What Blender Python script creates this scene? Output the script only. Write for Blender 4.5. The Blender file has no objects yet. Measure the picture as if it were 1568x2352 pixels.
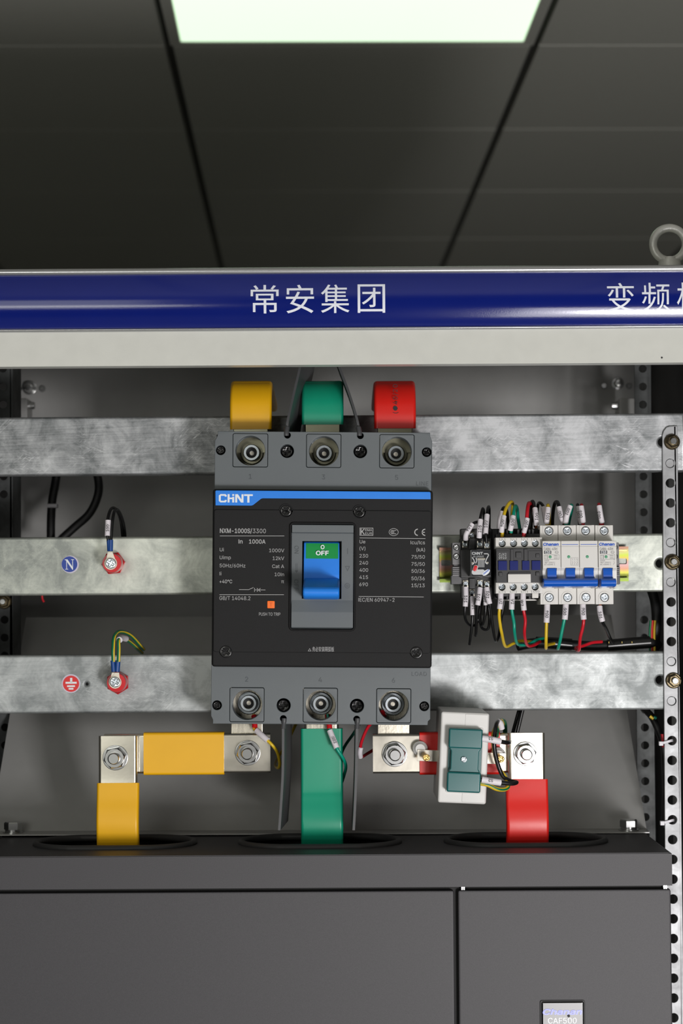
import bpy, bmesh, math, random
from mathutils import Vector, Matrix
random.seed(7)
SC = bpy.context.scene
COL = SC.collection
R = math.radians

# ------------------------------------------------------------------ camera
F = 4750.0                     # focal length in pixels of the 1568x2352 frame
CX, CY = 784.0, 1176.0
D0 = 2.1                       # camera stands 2.1 m in front of the mounting rails (Y = 0)
EYE = 1.5
PITCH, ROLL = math.atan(209 / F), R(0.36)
CAM_R = Matrix.Rotation(math.pi / 2 + PITCH, 3, 'X') @ Matrix.Rotation(-ROLL, 3, 'Z')
CAM_P = Vector((0, -D0, EYE))
cd = bpy.data.cameras.new('camera')
cam = bpy.data.objects.new('camera', cd)
COL.objects.link(cam)
cam.matrix_world = Matrix.Translation(CAM_P) @ CAM_R.to_4x4()
cd.sensor_fit = 'VERTICAL'
cd.sensor_height = 36.0
cd.sensor_width = 24.0
cd.lens = 36.0 * F / 2352.0
cd.clip_start = 0.05
cd.dof.use_dof = True
cd.dof.focus_distance = 2.0
cd.dof.aperture_fstop = 7.0
SC.camera = cam

# ------------------------------------------------------------------ light and exposure
SC.view_settings.view_transform = 'Standard'
SC.view_settings.look = 'None'
SC.view_settings.exposure = 0.0
SC.view_settings.gamma = 1.0
SC.view_settings.use_curve_mapping = False
wd = bpy.data.worlds.new('world')
SC.world = wd
wd.use_nodes = True
wd.node_tree.nodes['Background'].inputs[0].default_value = (0.5, 0.52, 0.5, 1)
wd.node_tree.nodes['Background'].inputs[1].default_value = 0.02


def area_light(name, loc, target, sx, sy, power, color):
    l = bpy.data.lights.new(name, 'AREA')
    l.shape = 'RECTANGLE'
    l.size, l.size_y = sx, sy
    l.energy = power
    l.color = color
    o = bpy.data.objects.new(name, l)
    COL.objects.link(o)
    o.location = loc
    o.rotation_euler = (Vector(target) - Vector(loc)).to_track_quat('-Z', 'Y').to_euler()
    return o


area_light('softbox_light', (0.76, -2.1, EYE - 0.62), (0.05, 0, EYE - 0.05), 0.85, 0.76, 16, (1.0, 0.97, 0.97))
area_light('spot_light', (0.64, -2.08, EYE - 0.58), (0.0, 0, EYE - 0.05), 0.24, 0.24, 20, (1.0, 0.97, 0.96))
area_light('tube_light', (-0.75, -2.1, EYE + 0.14), (-0.2, 0, EYE), 0.95, 0.14, 2, (1.0, 0.98, 0.90))
area_light('left_fill_light', (-1.25, -3.7, EYE + 0.30), (-0.2, 0, EYE + 0.1), 1.5, 1.3, 12, (1.0, 1.0, 0.93))  # broad unseen fill, added to brighten the metal rails at the left


# ------------------------------------------------------------------ pixel <-> world at a real depth
def P(px, py, Y):
    d = CAM_R @ Vector(((px - CX) / F, -(py - CY) / F, -1.0))
    return CAM_P + d * ((Y + D0) / d.y)


def Q(px, py, z):
    d = CAM_R @ Vector(((px - CX) / F, -(py - CY) / F, -1.0))
    return CAM_P + d * ((z - EYE) / d.z)


def S(Y):
    return (Y + D0) / F


class Fr:
    """local frame of a thing: origin, tilt about the depth axis (image degrees, clockwise)"""
    def __init__(s, px, py, Y, it=None):
        s.cx, s.cy, s.Y = px, py, Y
        deg = -math.degrees(ROLL) if it is None else it
        s.a = R(deg)
        s.M = Matrix.Translation(P(px, py, Y)) @ Matrix.Rotation(s.a + ROLL, 4, 'Y')
        s.Mi = s.M.inverted()

    def rot(s, x, y):
        dx, dy = x - s.cx, y - s.cy
        c, k = math.cos(s.a), math.sin(s.a)
        return s.cx + dx * c - dy * k, s.cy + dx * k + dy * c

    def L(s, x, y, Y):
        x, y = s.rot(x, y)
        return s.Mi @ P(x, y, Y)

    def W(s, v):
        return s.Mi @ v


# ------------------------------------------------------------------ materials
def lin(c):
    return tuple(((v / 255) / 12.92 if v / 255 <= 0.04045 else ((v / 255 + 0.055) / 1.055) ** 2.4) for v in c)


try:        # Blender's own interface typeface, for plain sans lettering
    SANS = bpy.data.fonts.load(bpy.utils.system_resource('DATAFILES') + '/fonts/Inter.woff2')
except Exception:
    SANS = None
MATS = {}


def mat(name, rgb, rough=0.5, metal=0.0, var=0.06, scale=60, bump=0.0, bscale=400, coat=0.0, spec=0.5, emit=None, trans=0.0, rvar=0.0, stretch=None):
    m = bpy.data.materials.new(name)
    m.use_nodes = True
    nt = m.node_tree
    b = nt.nodes['Principled BSDF']
    c = lin(rgb)
    tc = nt.nodes.new('ShaderNodeTexCoord')
    src = tc.outputs['Object']
    if stretch:
        mp = nt.nodes.new('ShaderNodeMapping')
        mp.inputs['Scale'].default_value = stretch
        nt.links.new(src, mp.inputs['Vector'])
        src = mp.outputs['Vector']
    n = nt.nodes.new('ShaderNodeTexNoise')
    n.inputs['Scale'].default_value = scale
    n.inputs['Detail'].default_value = 4
    nt.links.new(src, n.inputs['Vector'])
    mx = nt.nodes.new('ShaderNodeMix')
    mx.data_type = 'RGBA'
    mx.inputs['A'].default_value = (*[max(0, v * (1 - var)) for v in c], 1)
    mx.inputs['B'].default_value = (*[min(1, v * (1 + var)) for v in c], 1)
    nt.links.new(n.outputs['Fac'], mx.inputs['Factor'])
    nt.links.new(mx.outputs['Result'], b.inputs['Base Color'])
    b.inputs['Roughness'].default_value = rough
    b.inputs['Metallic'].default_value = metal
    b.inputs['Specular IOR Level'].default_value = spec
    b.inputs['Coat Weight'].default_value = coat
    b.inputs['Coat Roughness'].default_value = 0.08
    if trans:
        b.inputs['Transmission Weight'].default_value = trans
    if rvar:
        mr = nt.nodes.new('ShaderNodeMapRange')
        mr.inputs['To Min'].default_value = rough - rvar
        mr.inputs['To Max'].default_value = rough + rvar
        nt.links.new(n.outputs['Fac'], mr.inputs['Value'])
        nt.links.new(mr.outputs['Result'], b.inputs['Roughness'])
    if emit:
        b.inputs['Emission Color'].default_value = (*lin(rgb), 1)
        b.inputs['Emission Strength'].default_value = emit
    if bump:
        n2 = nt.nodes.new('ShaderNodeTexNoise')
        n2.inputs['Scale'].default_value = bscale
        n2.inputs['Detail'].default_value = 3
        nt.links.new(tc.outputs['Object'], n2.inputs['Vector'])
        bp = nt.nodes.new('ShaderNodeBump')
        bp.inputs['Strength'].default_value = bump
        bp.inputs['Distance'].default_value = 0.001
        nt.links.new(n2.outputs['Fac'], bp.inputs['Height'])
        nt.links.new(bp.outputs['Normal'], b.inputs['Normal'])
    MATS[name] = m
    return m


def galvanised(name, lo, hi, rough, metal, seed=0.0, scratch=0.5):
    """hot-dip zinc: soft spangle patches, feathery crystal streaks and fine draw scratches"""
    m = bpy.data.materials.new(name)
    m.use_nodes = True
    nt = m.node_tree
    N, Lk = nt.nodes.new, nt.links.new
    b = nt.nodes['Principled BSDF']
    tc = N('ShaderNodeTexCoord')

    def mapped(scale=(1, 1, 1), rot=0.0, loc=0.0):
        mp = N('ShaderNodeMapping')
        mp.inputs['Location'].default_value = (seed + loc, seed * 0.7, seed * 1.3 + loc)
        mp.inputs['Rotation'].default_value = (0, rot, 0)
        Lk(tc.outputs['Object'], mp.inputs['Vector'])
        m2 = N('ShaderNodeMapping')
        m2.inputs['Scale'].default_value = scale
        Lk(mp.outputs['Vector'], m2.inputs['Vector'])
        return m2.outputs['Vector']

    def noise(vec, scale, detail=4, rgh=0.55, dist=0.0):
        n = N('ShaderNodeTexNoise')
        n.inputs['Scale'].default_value = scale
        n.inputs['Detail'].default_value = detail
        n.inputs['Roughness'].default_value = rgh
        n.inputs['Distortion'].default_value = dist
        Lk(vec, n.inputs['Vector'])
        return n.outputs['Fac']

    def math_(op, a, bv, c=None):
        k = N('ShaderNodeMath'); k.operation = op
        for i, v in enumerate((a, bv, c)):
            if v is None:
                continue
            if isinstance(v, (int, float)):
                k.inputs[i].default_value = v
            else:
                Lk(v, k.inputs[i])
        return k.outputs[0]

    def rng(v, f0, f1, t0, t1):
        k = N('ShaderNodeMapRange')
        for nm, x in (('From Min', f0), ('From Max', f1), ('To Min', t0), ('To Max', t1)):
            k.inputs[nm].default_value = x
        Lk(v, k.inputs['Value'])
        return k.outputs['Result']

    patch = noise(mapped(), 34, 8, 0.66, 0.6)
    wide = noise(mapped(loc=3.0), 9, 3)
    fine = noise(mapped((1, 1, 1)), 300, 3)
    draw = noise(mapped((14, 14, 800), 0.04), 1.0, 3)
    # feather streaks, only where the spangle is bright
    f1_ = rng(noise(mapped((60, 60, 600), 0.75), 1.0, 3, 0.6, 1.4), 0.57, 0.72, 0, 1)
    f2_ = rng(noise(mapped((60, 60, 600), -0.35, 5.0), 1.0, 3, 0.6, 1.4), 0.57, 0.72, 0, 1)
    gate = rng(noise(mapped(loc=7.0), 26, 3), 0.47, 0.62, 0, 1)
    feather = math_('MULTIPLY', math_('MAXIMUM', f1_, f2_), gate)
    v = math_('MULTIPLY_ADD', wide, 0.5, math_('MULTIPLY', patch, 0.85))
    v = math_('MULTIPLY_ADD', fine, 0.12, v)
    v = math_('MULTIPLY_ADD', draw, 0.22 * scratch, v)
    fac = rng(v, 0.58 + 0.11 * scratch, 0.90 + 0.11 * scratch, 0, 1)
    fac2 = math_('MULTIPLY_ADD', feather, 0.75 * scratch, fac)
    mx = N('ShaderNodeMix'); mx.data_type = 'RGBA'
    mx.inputs['A'].default_value = (*lin(lo), 1)
    mx.inputs['B'].default_value = (*lin(hi), 1)
    Lk(fac2, mx.inputs['Factor'])
    Lk(mx.outputs['Result'], b.inputs['Base Color'])
    Lk(rng(fac2, 0, 1, rough + 0.05, rough - 0.05), b.inputs['Roughness'])
    b.inputs['Metallic'].default_value = metal
    bp = N('ShaderNodeBump')
    bp.inputs['Strength'].default_value = 0.08
    bp.inputs['Distance'].default_value = 0.0004
    Lk(fac2, bp.inputs['Height'])
    Lk(bp.outputs['Normal'], b.inputs['Normal'])
    MATS[name] = m
    return m


def iridescent(name):
    """yellow zinc passivation drifting from gold through pink to green"""
    m = mat(name, (200, 180, 90), 0.3, 0.65)
    nt = m.node_tree
    b = nt.nodes['Principled BSDF']
    tc = [x for x in nt.nodes if x.type == 'TEX_COORD'][0]
    n = [x for x in nt.nodes if x.type == 'TEX_NOISE'][0]
    n.inputs['Scale'].default_value = 40
    sx = nt.nodes.new('ShaderNodeSeparateXYZ')
    nt.links.new(tc.outputs['Object'], sx.inputs['Vector'])
    mr = nt.nodes.new('ShaderNodeMapRange')
    mr.inputs['From Min'].default_value = -0.018
    mr.inputs['From Max'].default_value = 0.018
    nt.links.new(sx.outputs['Z'], mr.inputs['Value'])
    ad = nt.nodes.new('ShaderNodeMath')
    ad.operation = 'MULTIPLY_ADD'
    ad.inputs[1].default_value = 0.12
    nt.links.new(n.outputs['Fac'], ad.inputs[0])
    nt.links.new(mr.outputs['Result'], ad.inputs[2])
    cr = nt.nodes.new('ShaderNodeValToRGB')
    e = cr.color_ramp.elements
    e[0].position, e[0].color = 0.10, (*lin((156, 180, 84)), 1)
    e[1].position, e[1].color = 1.0, (*lin((196, 150, 128)), 1)
    for p_, c_ in ((0.24, (120, 128, 50)), (0.32, (214, 214, 96)), (0.42, (214, 160, 130)), (0.54, (212, 172, 170)), (0.62, (206, 168, 160)), (0.70, (226, 196, 110)), (0.80, (204, 222, 90)), (0.88, (214, 214, 140))):
        x = e.new(p_)
        x.color = (*lin(c_), 1)
    nt.links.new(ad.outputs[0], cr.inputs['Fac'])
    nt.links.new(cr.outputs['Color'], b.inputs['Base Color'])
    return m


M = MATS
mat('ceiling_tile', (180, 180, 172), 0.9, var=0.03, bump=0.2, bscale=300)
mat('tile_gap_shadow', (70, 70, 66), 0.8)  # dark sheet above the tiles, standing in for shadow in their gaps
mat('lamp_diffuser', (226, 255, 222), 0.5, emit=1.12, var=0.0)
mat('wall_paint', (110, 110, 107), 0.9)
mat('wall_white', (205, 205, 200), 0.9)
mat('floor_paint', (176, 177, 172), 0.6)
galvanised('zinc_left', (144, 149, 144), (202, 206, 196), 0.48, 0.7, 0.3, 0.3)
galvanised('zinc_top', (116, 120, 121), (190, 192, 194), 0.52, 0.7, 3.1, 1.0)
galvanised('zinc_low', (136, 141, 141), (192, 196, 196), 0.53, 0.62, 6.4, 0.6)
galvanised('zinc_post', (150, 151, 153), (172, 174, 176), 0.5, 0.35, 9.0, 0.2)
galvanised('zinc_rear_shaded', (60, 62, 62), (86, 89, 89), 0.55, 0.3, 12.0, 0.2)  # zinc darkened: shade behind the rails and front upright put into the colour
mat('sign_blue', (15, 30, 112), 0.12, var=0.05, scale=20, bump=0.025, bscale=900, coat=0.3)
mat('sign_white', (226, 230, 240), 0.4, var=0.02)
mat('aluminium', (196, 197, 200), 0.26, 0.9, stretch=(2, 60, 60), bump=0.04)
mat('beam_paint', (205, 206, 199), 0.32, bump=0.05, bscale=700)
mat('cabinet_grey', (176, 176, 174), 0.45, bump=0.05, bscale=700)
mat('cabinet_dark', (60, 60, 60), 0.6)
mat('plate_grey', (168, 168, 166), 0.38, bump=0.05, bscale=700)
mat('inverter_coat', (62, 61, 64), 0.55, spec=0.5, var=0.3, scale=1100, bump=0.06, bscale=1700)
mat('inverter_inside_shade', (26, 26, 26), 0.7)
mat('rubber', (56, 56, 57), 0.55)
mat('breaker_grey', (94, 100, 103), 0.5, var=0.03, bump=0.04, bscale=1500)
mat('breaker_emboss', (70, 76, 80), 0.5)
mat('breaker_black', (24, 24, 25), 0.62, spec=0.25, var=0.06, bump=0.12, bscale=1800)
mat('breaker_blue', (36, 130, 232), 0.45, spec=0.35)
mat('breaker_green', (20, 150, 72), 0.4)
mat('label_white', (232, 236, 240), 0.5, var=0.0)
mat('print_grey', (170, 170, 170), 0.5, var=0.0)
mat('print_black', (28, 28, 32), 0.6, var=0.0)
mat('orange', (255, 112, 6), 0.4)
mat('orange_mark', (206, 84, 10), 0.5)
mat('black_screw', (16, 16, 17), 0.2, spec=0.7)
mat('dark_well', (24, 24, 24), 0.6)
mat('barrier', (66, 67, 69), 0.45, bump=0.05)
mat('tinned', (222, 217, 203), 0.22, 0.95, var=0.07, scale=45, bump=0.015, bscale=300, rvar=0.05)
mat('tinned_fibre', (214, 208, 192), 0.27, 0.95, var=0.12, scale=40, bump=0.06, bscale=500, rvar=0.06, stretch=(12, 12, 1))
mat('steel_bolt', (196, 197, 196), 0.22, 0.95)
mat('cast_zinc', (215, 215, 210), 0.42, 0.4, var=0.12, scale=160, bump=0.25, bscale=350)
mat('zinc_screw', (200, 208, 214), 0.25, 0.9)
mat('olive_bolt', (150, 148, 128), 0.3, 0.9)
mat('brass_nut', (98, 88, 68), 0.3, 0.9, var=0.25, scale=90)
mat('brass_screw', (206, 176, 110), 0.3, 0.9)
mat('yellow_sleeve', (236, 178, 14), 0.42, var=0.07, scale=30, bump=0.03, bscale=100)
mat('green_sleeve', (18, 152, 118), 0.33, var=0.06, scale=30, bump=0.03, bscale=100)
mat('red_sleeve', (222, 34, 26), 0.36, var=0.06, scale=30, bump=0.04, bscale=120)
mat('red_plastic', (206, 22, 32), 0.3)
mat('black_wire', (18, 18, 19), 0.28)
mat('black_cable', (22, 22, 23), 0.5)
mat('yellow_wire', (220, 186, 40), 0.32)
mat('green_wire', (10, 150, 124), 0.32)
mat('red_wire', (198, 24, 40), 0.32)
mat('green_dark_wire', (10, 110, 70), 0.32)
mat('marker_white', (226, 221, 226), 0.5, var=0.02)
mat('crimp_blue', (28, 72, 140), 0.35)
mat('copper', (190, 110, 66), 0.35, 0.9)
mat('lug_cream', (222, 214, 198), 0.35, 0.3)
mat('sticker_blue', (24, 62, 156), 0.4, var=0.01)
mat('sticker_red', (220, 40, 40), 0.4, var=0.01)
mat('sticker_edge', (206, 200, 216), 0.45, var=0.01)
mat('ct_white', (218, 217, 214), 0.42, var=0.02)
mat('ct_green', (14, 92, 92), 0.3, var=0.03)
mat('mcb_white', (214, 212, 207), 0.42, var=0.015)
mat('mcb_blue', (24, 92, 196), 0.32)
mat('mcb_print_blue', (40, 90, 190), 0.5, var=0.0)
mat('mcb_print', (110, 110, 114), 0.5, var=0.0)
mat('mcb_green', (70, 150, 110), 0.4)
mat('contactor_dark', (40, 40, 42), 0.5, var=0.04)
mat('contactor_blue', (22, 34, 104), 0.55, spec=0.2)
mat('socket_black', (22, 22, 23), 0.42)
mat('clamp_grey', (128, 127, 129), 0.5)
mat('clamp_dark', (92, 92, 94), 0.5)
mat('relay_case', (52, 53, 56), 0.12, coat=0.5)
mat('relay_print', (196, 198, 200), 0.35, var=0.02)
mat('keypad_black', (10, 10, 11), 0.06, coat=1.0)
mat('keypad_blue', (60, 80, 240), 0.06, coat=1.0)
mat('keypad_white', (232, 236, 240), 0.06, coat=1.0)
iridescent('din_zinc')
mat('tie_white', (210, 208, 214), 0.4)


# ------------------------------------------------------------------ geometry collector
class G:
    def __init__(s):
        s.v, s.f = [], []

    def add(s, verts, faces):
        o = len(s.v)
        s.v.extend([tuple(v) for v in verts])
        s.f.extend([tuple(i + o for i in f) for f in faces])
        return s

    def addmesh(s, me, M4=None):
        vs = [(M4 @ v.co) if M4 else v.co.copy() for v in me.vertices]
        s.add(vs, [tuple(p.vertices) for p in me.polygons])
        return s

    def addbm(s, bm):
        bm.verts.ensure_lookup_table()
        for i, v in enumerate(bm.verts):
            v.index = i
        s.add([v.co.copy() for v in bm.verts], [[v.index for v in f.verts] for f in bm.faces])
        bm.free()
        return s


def link(name, g, material, parent=None, smooth=40, matrix=None):
    me = bpy.data.meshes.new(name)
    me.from_pydata(g.v, [], g.f)
    me.validate(verbose=False)
    me.materials.append(M[material] if isinstance(material, str) else material)
    if smooth:
        me.polygons.foreach_set('use_smooth', [True] * len(me.polygons))
        me.set_sharp_from_angle(angle=R(smooth))
    o = bpy.data.objects.new(name, me)
    COL.objects.link(o)
    if smooth:
        wn = o.modifiers.new('weighted_normal', 'WEIGHTED_NORMAL')
        wn.keep_sharp = True
        wn.weight = 80
    if parent is not None:
        o.parent = parent
    if matrix is not None:
        o.matrix_world = matrix
    return o


def tag(o, label, cat, group=None):
    o['label'] = label
    o['category'] = cat
    if group:
        o['group'] = group
    return o


def thing(name, label, cat, fr, group=None):
    o = bpy.data.objects.new(name, None)
    o.empty_display_size = 0.01
    COL.objects.link(o)
    o.matrix_world = fr.M
    tag(o, label, cat, group)
    return o


def solo(name, label, cat, fr, g, material, group=None, smooth=40):
    o = link(name, g, material, None, smooth)
    o.matrix_world = fr.M
    return tag(o, label, cat, group)


def struct(name, g, material, parent=None):
    o = link(name, g, material, parent, 0)
    o['kind'] = 'structure'
    return o


def plabel(o, text):
    o['label'] = text
    return o


# --- 2D outlines in picture units
def rrect(x0, y0, x1, y1, r, n=5):
    pts = []
    for cx, cy, a in ((x1 - r, y0 + r, -90), (x1 - r, y1 - r, 0), (x0 + r, y1 - r, 90), (x0 + r, y0 + r, 180)):
        for i in range(n + 1):
            t = R(a + 90 * i / n)
            pts.append((cx + r * math.cos(t), cy + r * math.sin(t)))
    return pts


def rect(x0, y0, x1, y1):
    return [(x0, y0), (x1, y0), (x1, y1), (x0, y1)]


def circ(cx, cy, r, n=32, ry=None, a0=0):
    ry = ry or r
    return [(cx + r * math.cos(2 * math.pi * i / n + a0), cy + ry * math.sin(2 * math.pi * i / n + a0)) for i in range(n)]


def cross(cx, cy, r, w, a=0):
    p = [(-w, -r), (w, -r), (w, -w), (r, -w), (r, w), (w, w), (w, r), (-w, r), (-w, w), (-r, w), (-r, -w), (-w, -w)]
    c, s = math.cos(R(a)), math.sin(R(a))
    return [(cx + x * c - y * s, cy + x * s + y * c) for x, y in p]


def curve_mesh(polys, half, bev, seg=1):
    c = bpy.data.curves.new('tmp', 'CURVE')
    c.dimensions = '2D'
    c.fill_mode = 'BOTH'
    c.extrude = max(half - bev, 0)
    c.bevel_depth = bev
    c.offset = -bev
    c.bevel_resolution = seg
    for pts in polys:
        sp = c.splines.new('POLY')
        sp.points.add(len(pts) - 1)
        sp.use_cyclic_u = True
        for p, q in zip(sp.points, pts):
            p.co = (q[0], q[1], 0, 1)
    o = bpy.data.objects.new('tmp', c)
    me = bpy.data.meshes.new_from_object(o)
    bpy.data.objects.remove(o)
    bpy.data.curves.remove(c)
    bm = bmesh.new()
    bm.from_mesh(me)
    bmesh.ops.remove_doubles(bm, verts=bm.verts, dist=1e-6)
    bm.to_mesh(me)
    bm.free()
    return me


def plate(g, fr, outline, Yf, depth, holes=(), bev=0.0, seg=1):
    """flat sheet facing the camera, real thickness, true cut-outs"""
    polys = []
    for pts in [outline] + list(holes):
        q = [fr.L(x, y, Yf) for x, y in pts]
        polys.append([(v.x, v.z) for v in q])
    me = curve_mesh(polys, depth / 2, bev, seg)
    y0 = fr.L(fr.cx, fr.cy, Yf).y + depth / 2
    T = Matrix(((1, 0, 0, 0), (0, 0, -1, y0), (0, 1, 0, 0), (0, 0, 0, 1)))
    g.addmesh(me, T)
    bpy.data.meshes.remove(me)
    return g


def flat(g, fr, outline, Yf, th=0.0002):
    return plate(g, fr, outline, Yf, th)


def box(g, fr, x0, y0, x1, y1, Yf, depth, bev=0.0, seg=2):
    c = fr.L((x0 + x1) / 2, (y0 + y1) / 2, Yf)
    w, h = (x1 - x0) * S(Yf), (y1 - y0) * S(Yf)
    return boxm(g, (c.x, c.y + depth / 2, c.z), (w, depth, h), bev, seg)


def boxm(g, c, size, bev=0.0, seg=2):
    bm = bmesh.new()
    bmesh.ops.create_cube(bm, size=1)
    bmesh.ops.scale(bm, vec=size, verts=bm.verts)
    if bev:
        bmesh.ops.bevel(bm, geom=list(bm.edges), offset=bev, segments=seg, affect='EDGES', profile=0.5)
    bmesh.ops.translate(bm, vec=c, verts=bm.verts)
    return g.addbm(bm)


def lathe(g, fr, px, py, Yref, prof, n=28, a0=0.0):
    """profile [(radius in px, Y)] turned about the depth axis; starts and ends are capped"""
    c = fr.L(px, py, Yref)
    s = S(Yref)
    base = fr.L(fr.cx, fr.cy, fr.Y).y - fr.Y
    vs, fs = [], []
    for r, Y in prof:
        for i in range(n):
            t = 2 * math.pi * i / n + a0
            vs.append((c.x + r * s * math.cos(t), Y + base, c.z + r * s * math.sin(t)))
    for k in range(len(prof) - 1):
        for i in range(n):
            j = (i + 1) % n
            fs.append((k * n + i, k * n + j, (k + 1) * n + j, (k + 1) * n + i))
    fs.append(tuple(range(n))[::-1])
    m = (len(prof) - 1) * n
    fs.append(tuple(m + i for i in range(n)))
    return g.add(vs, fs)


def xprism(g, fr, prof, x0, x1, Yx, bev=0.0, seg=2):
    """profile [(Y, y px)] pushed sideways from x0 to x1 (px at depth Yx)"""
    a = fr.L(x0, fr.cy, Yx).x
    b = fr.L(x1, fr.cy, Yx).x
    q = [fr.L(fr.cx, y, Y) for Y, y in prof]
    bm = bmesh.new()
    va = [bm.verts.new((a, p.y, p.z)) for p in q]
    vb = [bm.verts.new((b, p.y, p.z)) for p in q]
    n = len(q)
    bm.faces.new(va)
    bm.faces.new(vb[::-1])
    for i in range(n):
        j = (i + 1) % n
        bm.faces.new((va[i], vb[i], vb[j], va[j]))
    bmesh.ops.recalc_face_normals(bm, faces=bm.faces)
    if bev:
        bmesh.ops.bevel(bm, geom=list(bm.edges), offset=bev, segments=seg, affect='EDGES', profile=0.5)
    return g.addbm(bm)


def smooth_path(pts, k=6, closed=False):
    n = len(pts)
    if n == 2 and not closed:
        return [pts[0].copy(), pts[1].copy()]
    out = []
    for i in range(n if closed else n - 1):
        if closed:
            p0, p1, p2, p3 = pts[(i - 1) % n], pts[i], pts[(i + 1) % n], pts[(i + 2) % n]
        else:
            p1, p2 = pts[i], pts[i + 1]
            p0 = pts[i - 1] if i else p1 * 2 - p2
            p3 = pts[i + 2] if i + 2 < n else p2 * 2 - p1
        for j in range(k):
            t = j / k
            out.append(0.5 * ((2 * p1) + (-p0 + p2) * t + (2 * p0 - 5 * p1 + 4 * p2 - p3) * t * t + (-p0 + 3 * p1 - 3 * p2 + p3) * t ** 3))
    if not closed:
        out.append(pts[-1].copy())
    return out


def tube(g, fr, pts, r, n=10, k=6, closed=False, r_end=None, raw=False):
    """round wire through world points"""
    path = smooth_path([fr.W(p) for p in pts], k, closed) if not raw else [fr.W(p) for p in pts]
    m = len(path)
    vs, fs = [], []
    up = None
    for i, p in enumerate(path):
        a = path[(i - 1) % m] if (closed or i) else p
        b = path[(i + 1) % m] if (closed or i + 1 < m) else p
        t = (b - a).normalized()
        if up is None:
            up = t.orthogonal().normalized()
        up = (up - t * up.dot(t)).normalized()
        q = t.cross(up)
        rr = r if r_end is None else r + (r_end - r) * i / (m - 1)
        for j in range(n):
            an = 2 * math.pi * j / n
            vs.append(p + up * (rr * math.cos(an)) + q * (rr * math.sin(an)))
    for i in range(m if closed else m - 1):
        for j in range(n):
            i2, j2 = (i + 1) % m, (j + 1) % n
            fs.append((i * n + j, i * n + j2, i2 * n + j2, i2 * n + j))
    if not closed:
        fs.append(tuple(range(n))[::-1])
        fs.append(tuple((m - 1) * n + j for j in range(n)))
    return g.add(vs, fs)


def strip(g, fr, pts, wdir, w, t, rad=0.0015, k=6, taper=None):
    """flat bar of width w along wdir and thickness t swept through world points"""
    path = smooth_path([fr.W(p) for p in pts], k)
    wdv = (fr.Mi.to_3x3() @ Vector(wdir)).normalized()
    sec = []
    for sx, sy, a in ((1, 1, 0), (-1, 1, 90), (-1, -1, 180), (1, -1, 270)):
        for i in range(4):
            an = R(a + 30 * i)
            sec.append((sx * (w / 2 - rad) + rad * math.cos(an), sy * (t / 2 - rad) + rad * math.sin(an)))
    m, n = len(path), len(sec)
    vs, fs = [], []
    for i, p in enumerate(path):
        tg = (path[min(i + 1, m - 1)] - path[max(i - 1, 0)]).normalized()
        nd = tg.cross(wdv).normalized()
        kx = 1.0 if taper is None else taper[0] + (taper[1] - taper[0]) * i / (m - 1)
        for a, b in sec:
            vs.append(p + wdv * (a * kx) + nd * b)
    for i in range(m - 1):
        for j in range(n):
            j2 = (j + 1) % n
            fs.append((i * n + j, i * n + j2, (i + 1) * n + j2, (i + 1) * n + j))
    fs.append(tuple(range(n))[::-1])
    fs.append(tuple((m - 1) * n + j for j in range(n)))
    bm = bmesh.new()
    vv = [bm.verts.new(v) for v in vs]
    for f in fs:
        bm.faces.new([vv[i] for i in f])
    bmesh.ops.recalc_face_normals(bm, faces=bm.faces)
    return g.addbm(bm)


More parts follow.
